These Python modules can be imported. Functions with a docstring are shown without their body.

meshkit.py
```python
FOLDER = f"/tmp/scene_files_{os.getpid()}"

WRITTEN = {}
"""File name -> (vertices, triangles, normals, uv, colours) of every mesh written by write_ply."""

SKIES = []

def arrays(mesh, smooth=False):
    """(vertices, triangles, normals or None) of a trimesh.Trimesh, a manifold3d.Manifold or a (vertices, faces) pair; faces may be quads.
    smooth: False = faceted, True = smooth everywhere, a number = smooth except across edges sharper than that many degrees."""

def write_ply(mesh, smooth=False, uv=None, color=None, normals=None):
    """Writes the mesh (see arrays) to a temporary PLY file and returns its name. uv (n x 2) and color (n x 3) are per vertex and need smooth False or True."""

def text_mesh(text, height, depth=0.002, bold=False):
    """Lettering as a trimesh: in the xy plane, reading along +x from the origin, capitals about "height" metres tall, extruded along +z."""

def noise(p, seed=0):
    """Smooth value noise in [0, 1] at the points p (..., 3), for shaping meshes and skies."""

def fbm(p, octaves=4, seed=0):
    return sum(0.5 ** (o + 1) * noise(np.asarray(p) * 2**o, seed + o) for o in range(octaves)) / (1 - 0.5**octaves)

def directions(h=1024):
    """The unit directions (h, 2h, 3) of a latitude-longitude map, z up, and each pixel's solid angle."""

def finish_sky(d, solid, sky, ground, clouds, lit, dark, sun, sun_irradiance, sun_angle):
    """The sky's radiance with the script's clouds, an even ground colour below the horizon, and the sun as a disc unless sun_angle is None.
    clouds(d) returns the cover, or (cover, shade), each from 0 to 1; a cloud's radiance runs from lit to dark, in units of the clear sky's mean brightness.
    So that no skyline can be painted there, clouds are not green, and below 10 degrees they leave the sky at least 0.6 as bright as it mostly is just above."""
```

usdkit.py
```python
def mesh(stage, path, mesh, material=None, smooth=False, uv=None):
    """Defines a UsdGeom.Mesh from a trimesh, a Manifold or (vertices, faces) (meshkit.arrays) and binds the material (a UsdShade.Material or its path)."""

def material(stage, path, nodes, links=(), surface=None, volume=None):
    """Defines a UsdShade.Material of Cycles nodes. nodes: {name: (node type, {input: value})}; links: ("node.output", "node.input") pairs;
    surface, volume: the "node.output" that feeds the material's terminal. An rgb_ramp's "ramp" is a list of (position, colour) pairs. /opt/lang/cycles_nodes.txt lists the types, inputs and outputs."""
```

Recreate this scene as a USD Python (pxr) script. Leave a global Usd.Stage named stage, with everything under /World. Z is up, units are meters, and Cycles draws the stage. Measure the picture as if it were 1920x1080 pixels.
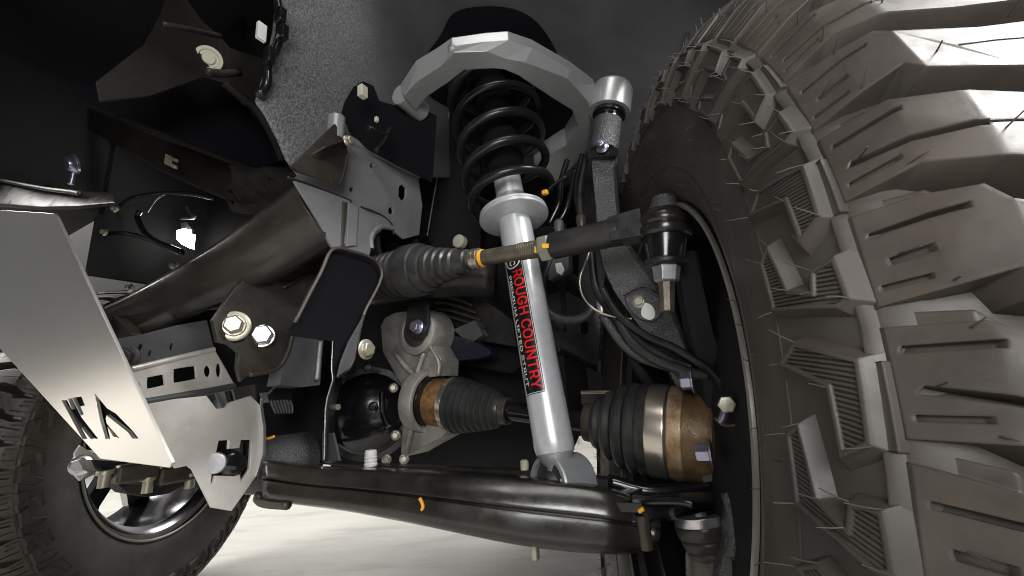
import math, random, numpy as np, trimesh, usdkit, meshkit
from pxr import Usd, UsdGeom, UsdLux, UsdShade, Gf, Sdf, Vt
from shapely.geometry import Polygon, LineString, MultiPolygon, box as sbox
from shapely.ops import triangulate
import manifold3d as m3
from trimesh.remesh import subdivide_to_size

random.seed(7)
rng = np.random.default_rng(7)
stage = Usd.Stage.CreateInMemory()
UsdGeom.SetStageUpAxis(stage, UsdGeom.Tokens.z)
UsdGeom.SetStageMetersPerUnit(stage, 1.0)
UsdGeom.Xform.Define(stage, '/World')
UsdGeom.Scope.Define(stage, '/World/Looks')

# ------------------------------------------------------------------ camera, light, exposure
EYE = np.array([0, 0, .51])                       # the phone is held at about hub height
FOC, PITCH, ROLL = 800., .241, .069               # focal length in pixels of a 1920 wide picture
RT = np.array([math.cos(ROLL), 0, -math.sin(ROLL)])
FW = np.array([math.sin(PITCH) * math.sin(ROLL), math.cos(PITCH), math.sin(PITCH) * math.cos(ROLL)])
UP = np.cross(RT, FW)
cam = UsdGeom.Camera.Define(stage, '/World/camera')
M = Gf.Matrix4d(*RT, 0, *UP, 0, *(-FW), 0, *EYE, 1)
cam.AddTransformOp().Set(M)
cam.CreateHorizontalApertureAttr(36.0)
cam.CreateVerticalApertureAttr(36.0 * 1080 / 1920)
cam.CreateFocalLengthAttr(36.0 * FOC / 1920)
cam.CreateClippingRangeAttr(Gf.Vec2f(.01, 100))
cam.GetPrim().CreateAttribute('exposure', Sdf.ValueTypeNames.Float).Set(0.2)

def aim(xf, eye, to):
    eye, to = np.asarray(eye, float), np.asarray(to, float)
    z = eye - to; z /= np.linalg.norm(z)
    x = np.cross([0, 0, 1.0], z)
    x = np.array([1., 0, 0]) if np.linalg.norm(x) < 1e-4 else x / np.linalg.norm(x)
    y = np.cross(z, x)
    xf.AddTransformOp().Set(Gf.Matrix4d(*x, 0, *y, 0, *z, 0, *eye, 1))

def lamp(name, eye, to, w, h, power, col):
    l = UsdLux.RectLight.Define(stage, '/World/' + name)
    l.CreateWidthAttr(w); l.CreateHeightAttr(h); l.CreateIntensityAttr(power); l.CreateColorAttr(Gf.Vec3f(*col))
    aim(l, eye, to)

dome = UsdLux.DomeLight.Define(stage, '/World/shop_ambience')
dome.CreateIntensityAttr(1.0)
usdkit.material(stage, '/World/Looks/ambience', {'b': ('background_shader', {'color': (.88, .95, 1.0), 'strength': .085})}, surface='b.background')
UsdShade.MaterialBindingAPI.Apply(dome.GetPrim()).Bind(UsdShade.Material.Get(stage, '/World/Looks/ambience'))
lamp('shop_lamp_right', (1.25, -.45, 1.85), (.55, .15, .65), .6, .6, 46, (1.0, .985, .96))
lamp('shop_lamp_near', (-.02, -.42, .70), (.05, .8, .74), .45, .24, 15, (1.0, 1.0, 1.0))
lamp('fill_lamp_front', (.0, -.95, 2.6), (-.3, .0, 0), 1.2, .6, 6, (1.0, .97, .92))  # fill added to brighten the floor in front, source unseen
lamp('shop_lamp_bay', (-.6, 3.1, 2.3), (-.1, 1.9, 0), 2.2, .9, 8, (1.0, .99, .97))
lamp('fill_lamp_far_side', (-4.3, 1.3, 2.8), (-3.9, 1.2, 0), 2.0, 1.6, 23, (1.0, .97, .92))  # added, unseen: lights the far floor that the skid plate reflects

# ------------------------------------------------------------------ where things are: the truck's own axes
W = EYE + np.array([.307, .54, -.062])            # centre of the near front wheel
TH = .505
L = np.array([math.cos(TH), -math.sin(TH), 0])    # outboard (to the near wheel's side)
B = np.array([math.sin(TH), math.cos(TH), 0])     # rearward
U = np.array([0, 0, 1.0])
def T(l, b, u): return W + L * l + B * b + U * u
def ray(px, py): return (px - 960) / FOC * RT + (540 - py) / FOC * UP + FW
def on(p, n, d):
    v = ray(*p); return EYE + v * (d / np.dot(v, n))
def atb(p, b): return on(p, B, np.dot(W - EYE, B) + b)      # a sight line meets the plane b behind the axle
def atl(p, l): return on(p, L, np.dot(W - EYE, L) + l)
def atu(p, u): return on(p, U, W[2] - EYE[2] + u)
def atd(p, d): return EYE + ray(*p) * d
def unit(v): v = np.asarray(v, float); return v / np.linalg.norm(v)

# ------------------------------------------------------------------ materials
MAT = {}
def mat(name, col, rough=.5, metal=0., bump=0., scale=200., var=0., vscale=12., col2=None, spec=.5, bevel=0.0012, rvar=0., coat=0., detail=3., thr=(.4, .65)):
    n = {'p': ('principled_bsdf', {'base_color': col, 'roughness': rough, 'metallic': metal, 'specular_ior_level': spec, 'coat_weight': coat, 'coat_roughness': .15})}
    k = [] 
    n['g'] = ('geometry', {})
    if col2 is not None or var:
        c2 = col2 if col2 is not None else tuple(c * (1 - var) for c in col)
        c1 = col if col2 is not None else tuple(c * (1 + var) for c in col)
        n['v'] = ('noise_texture', {'scale': vscale, 'detail': 6., 'roughness': .62})
        n['r'] = ('rgb_ramp', {'ramp': [(thr[0], c1), (thr[1], c2)]})
        k += [('g.position', 'v.vector'), ('v.fac', 'r.fac'), ('r.color', 'p.base_color')]
    if rvar:
        n['v2'] = ('noise_texture', {'scale': vscale * 2.3, 'detail': 5., 'roughness': .65})
        n['mr'] = ('map_range', {'from_min': .35, 'from_max': .65, 'to_min': max(.05, rough - rvar), 'to_max': min(1, rough + rvar)})
        k += [('g.position', 'v2.vector'), ('v2.fac', 'mr.value'), ('mr.result', 'p.roughness')]
    src = None
    if bevel:
        n['bv'] = ('bevel', {'samples': 4, 'radius': bevel}); src = 'bv.bevel'
    if bump:
        n['n'] = ('noise_texture', {'scale': scale, 'detail': detail, 'roughness': .6})
        n['b'] = ('bump', {'strength': bump, 'distance': .002})
        k += [('g.position', 'n.vector'), ('n.fac', 'b.height')]
        if src: k.append((src, 'b.normal'))
        src = 'b.normal'
    if src: k.append((src, 'p.normal'))
    MAT[name] = usdkit.material(stage, '/World/Looks/' + name, n, k, surface='p.BSDF')

mat('tyre_rubber', (.046, .039, .033), .44, bump=.035, scale=1500, col2=(.074, .062, .050), vscale=17, rvar=.13, thr=(.46, .70), spec=.5, bevel=.0015)
mat('tyre_sidewall', (.032, .0275, .023), .50, bump=.03, scale=1500, col2=(.052, .044, .036), vscale=12, rvar=.10, spec=.5, bevel=.0012)
mat('boot_rubber', (.026, .026, .027), .40, bump=.1, scale=260, col2=(.045, .044, .042), vscale=30, rvar=.1, spec=.5, bevel=0)
mat('hair_rubber', (.05, .045, .04), .5, bevel=0)
mat('silver_paint', (.43, .435, .44), .34, metal=.55, bump=.03, scale=1500, var=.01, vscale=25, rvar=.02, bevel=.002)
mat('strut_paint', (.56, .57, .59), .30, metal=.25, bump=.03, scale=900, var=.03, vscale=18, rvar=.06, coat=.3)
mat('strut_cast', (.42, .43, .45), .42, metal=.5, bump=.15, scale=500, var=.06, vscale=30)
mat('black_paint', (.012, .012, .013), .38, bump=.12, scale=350, col2=(.028, .026, .024), vscale=20, rvar=.12, bevel=.002)
mat('black_gloss', (.010, .010, .011), .16, bump=.08, scale=120, rvar=.08, bevel=.002, coat=.4)
mat('black_spring', (.014, .014, .015), .24, bump=.08, scale=500, bevel=0)
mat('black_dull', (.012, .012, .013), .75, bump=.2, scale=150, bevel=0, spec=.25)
mat('crossmember_paint', (.024, .021, .018), .34, bump=.1, scale=200, col2=(.050, .043, .035), vscale=9, rvar=.1, bevel=.003, coat=.2)
mat('black_void', (.006, .006, .008), .9, bevel=0, spec=.1)  # near-black that puts the shade of hollows into the colour
mat('arm_paint', (.012, .011, .010), .26, bump=.06, scale=200, col2=(.030, .026, .021), vscale=9, rvar=.10, bevel=.004, coat=.35)
mat('cast_iron', (.055, .055, .057), .27, bump=1.0, scale=430, rvar=.1, bevel=.002, spec=.9)
mat('undercoat', (.045, .047, .051), .45, bump=1.0, scale=420, col2=(.19, .195, .20), vscale=330, thr=(.42,.62), bevel=0, spec=.8, detail=4.)
mat('liner_felt', (.070, .071, .077), .85, bump=.6, scale=420, col2=(.10, .10, .105), vscale=9, bevel=0, spec=.25)
mat('frame_paint', (.29, .29, .30), .38, metal=.35, bump=.1, scale=350, var=.12, vscale=9, rvar=.1)
mat('frame_dark', (.085, .085, .09), .45, metal=.2, bump=.15, scale=300, var=.2, vscale=9)
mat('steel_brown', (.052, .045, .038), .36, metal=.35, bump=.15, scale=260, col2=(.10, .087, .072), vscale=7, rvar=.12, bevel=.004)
mat('shade_brown', (.010, .009, .008), .75, spec=.2, bump=.2, scale=240, col2=(.018, .015, .013), vscale=14, bevel=.002)  # brown with the shade of the top left put into its colour
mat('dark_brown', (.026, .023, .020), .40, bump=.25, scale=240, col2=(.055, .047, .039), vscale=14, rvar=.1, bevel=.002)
mat('skid_steel', (.80, .77, .73), .27, metal=.85, bump=.02, scale=1400, var=.02, vscale=8, bevel=.0008)
mat('bracket_steel', (.70, .67, .62), .40, metal=.4, bump=.04, scale=900, var=.08, vscale=14, rvar=.08, bevel=.0015)
mat('cast_aluminium', (.44, .42, .39), .42, metal=.4, bump=.35, scale=420, col2=(.27, .25, .23), vscale=26, rvar=.1, bevel=.003)
mat('copper_rust', (.17, .080, .028), .52, metal=.25, bump=.5, scale=300, col2=(.36, .20, .085), vscale=60, rvar=.12)
mat('copper_bright', (.40, .29, .18), .40, metal=.4, bump=.3, scale=350, col2=(.25, .14, .06), vscale=48, rvar=.12, thr=(.45, .62))
mat('copper_dark', (.18, .115, .055), .42, metal=.3, bump=.3, scale=300, col2=(.10, .058, .028), vscale=42, rvar=.12, thr=(.38, .68))
mat('zinc', (.62, .62, .64), .28, metal=.9, bump=.1, scale=500, var=.1, vscale=60)
mat('zinc_violet', (.40, .38, .50), .28, metal=.85, bump=.1, scale=500, var=.1, vscale=60)
mat('zinc_yellow', (.46, .435, .35), .36, metal=.7, bump=.1, scale=500, var=.1, vscale=60)
mat('rod_steel', (.10, .092, .076), .38, metal=.6, bump=.3, scale=420, col2=(.19, .165, .12), vscale=40)
mat('clamp_steel', (.62, .56, .47), .26, metal=.9, bump=.05, scale=400, bevel=.0006)
mat('rim_metal', (.30, .30, .31), .17, metal=1., bump=.03, scale=90, bevel=.001)
mat('lip_highlight', (.26, .245, .215), .35, metal=.5, bump=.05, scale=300, bevel=0)  # lighter than the black rim, a painted edge highlight
mat('rim_black', (.010, .010, .011), .25, bump=.05, scale=200, bevel=.001)
mat('orange_mark', (.85, .42, .03), .6, bevel=0)
mat('sticker_black', (.008, .008, .009), .28, bevel=0)
mat('sticker_red', (.62, .015, .015), .35, bevel=0)
mat('sticker_white', (.72, .72, .72), .4, bevel=0)
mat('white_plastic', (.75, .75, .72), .45, bump=.05, bevel=.0008)
mat('beige_plastic', (.52, .50, .40), .5, bump=.05, bevel=.0008)
mat('blue_black', (.010, .012, .022), .35, bump=.1, bevel=.002)
mat('wall_paint', (.80, .81, .78), .5, bump=.05, scale=60, bevel=.002)
mat('post_black', (.012, .012, .013), .4, bevel=.001)
MAT['spot_glow'] = usdkit.material(stage, '/World/Looks/spot_glow', {'e': ('emission', {'color': (1.0, .97, .9), 'strength': 9.})}, surface='e.emission')  # glow for the bright spot in the left gap
# concrete: pale, swept, with faint streaks along the sweep
MAT['concrete'] = usdkit.material(stage, '/World/Looks/concrete', {
    'g': ('geometry', {}), 'm': ('mapping', {'scale': (1.4, 5., 1.), 'rotation': (0, 0, .35)}),
    'n': ('noise_texture', {'scale': 1.1, 'detail': 9., 'roughness': .72}), 'f': ('noise_texture', {'scale': 190., 'detail': 3., 'roughness': .7}),
    'r': ('rgb_ramp', {'ramp': [(.34, (.50, .485, .45)), (.47, (.64, .625, .59)), (.66, (.72, .705, .67))]}),
    'r2': ('rgb_ramp', {'ramp': [(.3, (.62, .61, .59)), (.62, (1, 1, 1))]}),
    'x': ('mix', {'mix_type': 'multiply', 'fac': .9}), 'b': ('bump', {'strength': .4, 'distance': .003}),
    'p': ('principled_bsdf', {'roughness': .62, 'specular_ior_level': .4})},
    [('g.position', 'm.vector'), ('m.vector', 'n.vector'), ('g.position', 'f.vector'), ('n.fac', 'r.fac'), ('f.fac', 'r2.fac'), ('r.color', 'x.color1'), ('r2.color', 'x.color2'),
     ('x.color', 'p.base_color'), ('f.fac', 'b.height'), ('b.normal', 'p.normal')], surface='p.BSDF')

# wheel arch shell: gritty sprayed undercoat towards the engine, plain felt outboard
MAT['liner_mix'] = usdkit.material(stage, '/World/Looks/liner_mix', {
    'g': ('geometry', {}), 'x': ('separate_xyz', {}), 'n': ('noise_texture', {'scale': 9., 'detail': 4.}), 'ad': ('math', {'math_type': 'multiply_add', 'value2': .10}),
    'f': ('map_range', {'from_min': -.21, 'from_max': -.13, 'to_min': 0., 'to_max': 1., 'clamp': True}),
    's': ('noise_texture', {'scale': 330., 'detail': 5., 'roughness': .7}), 'sr': ('rgb_ramp', {'ramp': [(.40, (.08, .083, .088)), (.62, (.27, .275, .28))]}),
    'l': ('noise_texture', {'scale': 8., 'detail': 5.}), 'lr': ('rgb_ramp', {'ramp': [(.35, (.072, .073, .078)), (.65, (.098, .099, .104))]}),
    'm': ('mix', {}), 'h': ('math', {'math_type': 'subtract', 'value1': 1.05}), 'b': ('bump', {'distance': .002}), 'ro': ('map_range', {'from_min': 0., 'from_max': 1., 'to_min': .45, 'to_max': .85}),
    'p': ('principled_bsdf', {'specular_ior_level': .5})},
    [('g.position', 'x.vector'), ('g.position', 'n.vector'), ('n.fac', 'ad.value1'), ('x.x', 'ad.value3'), ('ad.value', 'f.value'), ('g.position', 's.vector'), ('s.fac', 'sr.fac'),
     ('g.position', 'l.vector'), ('l.fac', 'lr.fac'), ('f.result', 'm.fac'), ('sr.color', 'm.color1'), ('lr.color', 'm.color2'), ('m.color', 'p.base_color'),
     ('f.result', 'h.value2'), ('h.value', 'b.strength'), ('s.fac', 'b.height'), ('b.normal', 'p.normal'), ('f.result', 'ro.value'), ('ro.result', 'p.roughness')], surface='p.BSDF')

# ------------------------------------------------------------------ naming and things
USED = {}
def numbered(parent, name):
    k = (str(parent), name); n = USED.get(k, -1) + 1; USED[k] = n
    return f'{parent}/{name}' + (f'_{n:03d}' if n else '')
def note(p, **kw):
    for k, v in kw.items():
        if v: p.SetCustomDataByKey(k, v)
def as_arrays(mesh, smooth): return mesh

class Thing:
    def __init__(s, name, label, cat, group=None, kind=None):
        s.name, s.label, s.cat, s.group, s.kind, s.parts = name, label, cat, group, kind, []
    def add(s, part, mesh, m, smooth=35, parent=None, label=None, kind=None):
        h = dict(part=part, mesh=mesh, m=m, smooth=smooth, parent=parent, label=label, kind=kind, path=None); s.parts.append(h); return h
    def done(s, matrix=None):
        V = []
        for h in s.parts:
            v = h['mesh'].vertices if isinstance(h['mesh'], trimesh.Trimesh) else meshkit.arrays(h['mesh'])[0]
            V.append(np.asarray(v))
        A = np.vstack(V); lo, hi = A.min(0), A.max(0)
        base = np.array([(lo[0] + hi[0]) / 2, (lo[1] + hi[1]) / 2, lo[2]])
        if matrix is not None: base = np.zeros(3)
        single = len(s.parts) == 1
        path = numbered('/World', s.name)
        if not single:
            x = UsdGeom.Xform.Define(stage, path)
            if matrix is not None: x.AddTransformOp().Set(matrix)
            else: x.AddTranslateOp().Set(Gf.Vec3d(*base))
            root = x.GetPrim()
        for h, v in zip(s.parts, V):
            mesh = h['mesh']
            if not isinstance(mesh, trimesh.Trimesh):
                vv, f, _ = meshkit.arrays(mesh); mesh = trimesh.Trimesh(vv, f, process=False)
            mesh = mesh.copy(); mesh.vertices = mesh.vertices - base
            pp = path if single else numbered(h['parent']['path'] if h['parent'] else path, h['part'])
            h['path'] = pp
            pr = usdkit.mesh(stage, pp, mesh, MAT[h['m']], smooth=h['smooth'])
            if single:
                root = pr.GetPrim(); pr.AddTranslateOp().Set(Gf.Vec3d(*base))
            else: note(pr.GetPrim(), label=h['label'], kind=h['kind'])
        note(root, label=s.label, category=s.cat, group=s.group, kind=s.kind)
        return root

def solo(name, label, cat, mesh, m, smooth=35, group=None, kind=None):
    t = Thing(name, label, cat, group, kind); t.add(name, mesh, m, smooth); return t.done()

# ------------------------------------------------------------------ shapes
def cat_(ms): return trimesh.util.concatenate([m for m in ms if m is not None])
def spline(P, n=8):
    P = np.asarray(P, float)
    if len(P) < 3: return P
    E = np.vstack([2 * P[0] - P[1], P, 2 * P[-1] - P[-2]]); out = []
    for i in range(1, len(E) - 2):
        t = np.linspace(0, 1, n, endpoint=False)[:, None]
        a, b, c, d = E[i - 1], E[i], E[i + 1], E[i + 2]
        out.append(.5 * (2 * b + (c - a) * t + (2 * a - 5 * b + 4 * c - d) * t**2 + (3 * b - a - 3 * c + d) * t**3))
    return np.vstack(out + [P[-1:]])
def loft(rings, cap=True, closed=True):
    R = np.asarray(rings, float); k, n = R.shape[:2]; f = []
    V = R.reshape(-1, 3)
    nn = n if closed else n - 1
    for i in range(k - 1):
        for j in range(nn):
            a, b = i * n + j, i * n + (j + 1) % n
            f += [[a, b, b + n], [a, b + n, a + n]]
    if cap:
        V = np.vstack([V, R[0].mean(0), R[-1].mean(0)]); c0, c1 = len(V) - 2, len(V) - 1
        for j in range(n):
            f.append([c0, (j + 1) % n, j]); f.append([c1, (k - 1) * n + j, (k - 1) * n + (j + 1) % n])
    m = trimesh.Trimesh(V, np.array(f), process=False)
    if cap and closed and m.volume < 0: m.invert()
    return m
def frames(P):
    t = np.gradient(P, axis=0); t /= np.maximum(np.linalg.norm(t, axis=1, keepdims=True), 1e-12)
    a = np.array([0, 0, 1.]) if abs(t[0][2]) < .9 else np.array([1., 0, 0])
    x = unit(np.cross(t[0], a)); out = []
    for i in range(len(P)):
        x = unit(x - t[i] * np.dot(x, t[i])); out.append((x, np.cross(t[i], x)))
    return out
def tube(P, r, n=10, res=8, flat=1.0):
    P = spline(P, res) if res > 1 else np.asarray(P, float)
    r = np.interp(np.linspace(0, 1, len(P)), np.linspace(0, 1, np.size(r)), np.atleast_1d(r)) if np.ndim(r) else np.full(len(P), r)
    an = np.linspace(0, 2 * np.pi, n, endpoint=False)
    return loft([p + ri * (np.cos(an)[:, None] * x + flat * np.sin(an)[:, None] * y) for p, ri, (x, y) in zip(P, r, frames(P))])
def basis(d):
    d = unit(d); a = np.array([0, 0, 1.]) if abs(d[2]) < .9 else np.array([1., 0, 0])
    x = unit(np.cross(a, d)); return x, np.cross(d, x), d
def lathe(p0, d, prof, n=40, phase=0.):
    x, y, d = basis(d); an = np.linspace(0, 2 * np.pi, n, endpoint=False) + phase
    return loft([np.asarray(p0) + d * s + max(r, 1e-5) * (np.cos(an)[:, None] * x + np.sin(an)[:, None] * y) for s, r in prof])
def ring(p0, d, prof, n=48):
    """A closed profile (s, r) turned about the axis."""
    x, y, d = basis(d); an = np.linspace(0, 2 * np.pi, n + 1)
    m = loft([[np.asarray(p0) + d * s + r * (math.cos(a) * x + math.sin(a) * y) for s, r in prof] for a in an], cap=False)
    m.merge_vertices()
    if m.volume < 0: m.invert()
    return m
def plate3(P, th, holes=(), n=None):
    """A flat plate: its near face runs through the corners P, its thickness away from the viewer."""
    P = np.asarray(P, float)
    if n is None:
        c = P.mean(0); _, _, vt = np.linalg.svd(P - c); n = vt[2]
    n = unit(n); o = P[0]
    if np.dot(n, EYE - o) < 0: n = -n
    x = unit(P[1] - P[0]); x = unit(x - n * np.dot(x, n)); y = np.cross(n, x)
    q = lambda A: [((np.asarray(a) - o) @ x, (np.asarray(a) - o) @ y) for a in A]
    pg = Polygon(q(P)).buffer(0)
    for h in holes: pg = pg.difference(Polygon(q(h)).buffer(0))
    gs = pg.geoms if hasattr(pg, 'geoms') else [pg]
    m = cat_([trimesh.creation.extrude_polygon(g, th, engine='earcut') for g in gs if g.area > 1e-9])
    m.vertices = o + m.vertices[:, :1] * x + m.vertices[:, 1:2] * y + (m.vertices[:, 2:] - th) * n
    return m
def plate(pts, f, th, holes=()):
    return plate3([f(p) for p in pts], th, [[f(p) for p in h] for h in holes])
def circ(c, r, n=20, ry=None, rot=0):
    ry = ry or r
    return [(c[0] + r * math.cos(a) * math.cos(rot) - ry * math.sin(a) * math.sin(rot), c[1] + r * math.cos(a) * math.sin(rot) + ry * math.sin(a) * math.cos(rot)) for a in np.linspace(0, 2 * np.pi, n, endpoint=False)]
def smoothpoly(pts, n=5):
    P = np.asarray(list(pts) + [pts[0]], float)
    E = np.vstack([P[-2], P, P[1]]); out = []
    for i in range(1, len(E) - 2):
        t = np.linspace(0, 1, n, endpoint=False)[:, None]; a, b, c, d = E[i - 1], E[i], E[i + 1], E[i + 2]
        out.append(.5 * (2 * b + (c - a) * t + (2 * a - 5 * b + 4 * c - d) * t**2 + (3 * b - a - 3 * c + d) * t**3))
    return [tuple(p) for p in np.vstack(out)]
def sheet(G, th=.002):
    G = np.asarray(G, float); h, w = G.shape[:2]
    du, dv = np.gradient(G, axis=1), np.gradient(G, axis=0)
    N = np.cross(du, dv); N /= np.maximum(np.linalg.norm(N, axis=2, keepdims=True), 1e-12)
    if np.mean(np.sum(N * (EYE - G), axis=2)) < 0: N = -N
    V = np.vstack([G.reshape(-1, 3), (G - N * th).reshape(-1, 3)]); k = h * w; f = []
    for i in range(h - 1):
        for j in range(w - 1):
            a, b, c, d = i * w + j, i * w + j + 1, (i + 1) * w + j + 1, (i + 1) * w + j
            f += [[a, b, c], [a, c, d], [a + k, c + k, b + k], [a + k, d + k, c + k]]
    edge = [(i * w, (i + 1) * w) for i in range(h - 1)] + [((i + 1) * w + w - 1, i * w + w - 1) for i in range(h - 1)] + [(j + 1, j) for j in range(w - 1)] + [((h - 1) * w + j, (h - 1) * w + j + 1) for j in range(w - 1)]
    for a, b in edge: f += [[a, b, b + k], [a, b + k, a + k]]
    m = trimesh.Trimesh(V, f, process=False)
    n0 = np.cross(V[f[0][1]] - V[f[0][0]], V[f[0][2]] - V[f[0][0]])
    if np.dot(n0, EYE - V[f[0][0]]) < 0: m.invert()
    return m
def block(p, ex, ey, ez, s):
    """A bevelled box about p with the axes ex, ey, ez and the sizes s."""
    s = np.asarray(s, float); c = min(s) * .12; P = []
    for sx in (-1, 1):
        for sy in (-1, 1):
            for sz in (-1, 1):
                for k in range(3):
                    v = np.array([sx, sy, sz]) * s / 2
                    for j in range(3):
                        if j != k: v[j] -= np.sign(v[j]) * c
                    P.append(np.asarray(p) + v[0] * unit(ex) + v[1] * unit(ey) + v[2] * unit(ez))
    return trimesh.convex.convex_hull(np.array(P))
def hull(P): return trimesh.convex.convex_hull(np.asarray(P))
def hexbolt(p, n, r, h, flange=1.45, shaft=0., phase=.3):
    """Hexagon head with a flange that sits on the surface at p and stands out along n."""
    ms = [lathe(p, n, [(0, 0), (0, r * flange), (.0012, r * flange), (.0028, r * 1.12), (.0028, 0)], 28), lathe(np.asarray(p) + unit(n) * .0024, n, [(0, 0), (0, r), (h * .85, r), (h, r * .84), (h, 0)], 6, phase)]
    if shaft: ms.append(lathe(np.asarray(p) + unit(n) * h, n, [(0, 0), (0, r * .55), (shaft * .92, r * .55), (shaft, r * .45), (shaft, 0)], 16))
    return cat_(ms)
def spheroid(p, r, sub=3):
    m = trimesh.creation.icosphere(sub, 1.0); m.vertices = np.asarray(p) + m.vertices * np.asarray(r); return m
def bent(P, r, n=8): return tube(P, r, n, 6)

# ------------------------------------------------------------------ the setting
def cuboid(lo, hi):
    m = trimesh.creation.box(extents=np.asarray(hi, float) - lo); m.vertices += (np.asarray(hi, float) + lo) / 2; return m
fl = trimesh.Trimesh([[-14, -6, 0], [14, -6, 0], [14, 10, 0], [-14, 10, 0]], [[0, 1, 2], [0, 2, 3]], process=False)
solo('floor', 'pale swept concrete workshop floor under the truck', 'floor', fl, 'concrete', False, kind='structure')
wl = Thing('workshop_wall', 'white ribbed metal workshop wall behind the truck', 'wall')
for i in range(24):                                               # ribbed sheets, each with its own fold
    x0 = -3.6 + i * .3
    pr = [(x0, .0), (x0 + .12, .0), (x0 + .14, -.03), (x0 + .28, -.03), (x0 + .299, .0)]
    wl.add('wall_panel', loft([[(x, 4.3 + y, z) for x, y in pr] + [(x0 + .299, 4.35, z), (x0, 4.35, z)] for z in (.0, 3.2)]), 'wall_paint', False)
wl.done()

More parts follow.
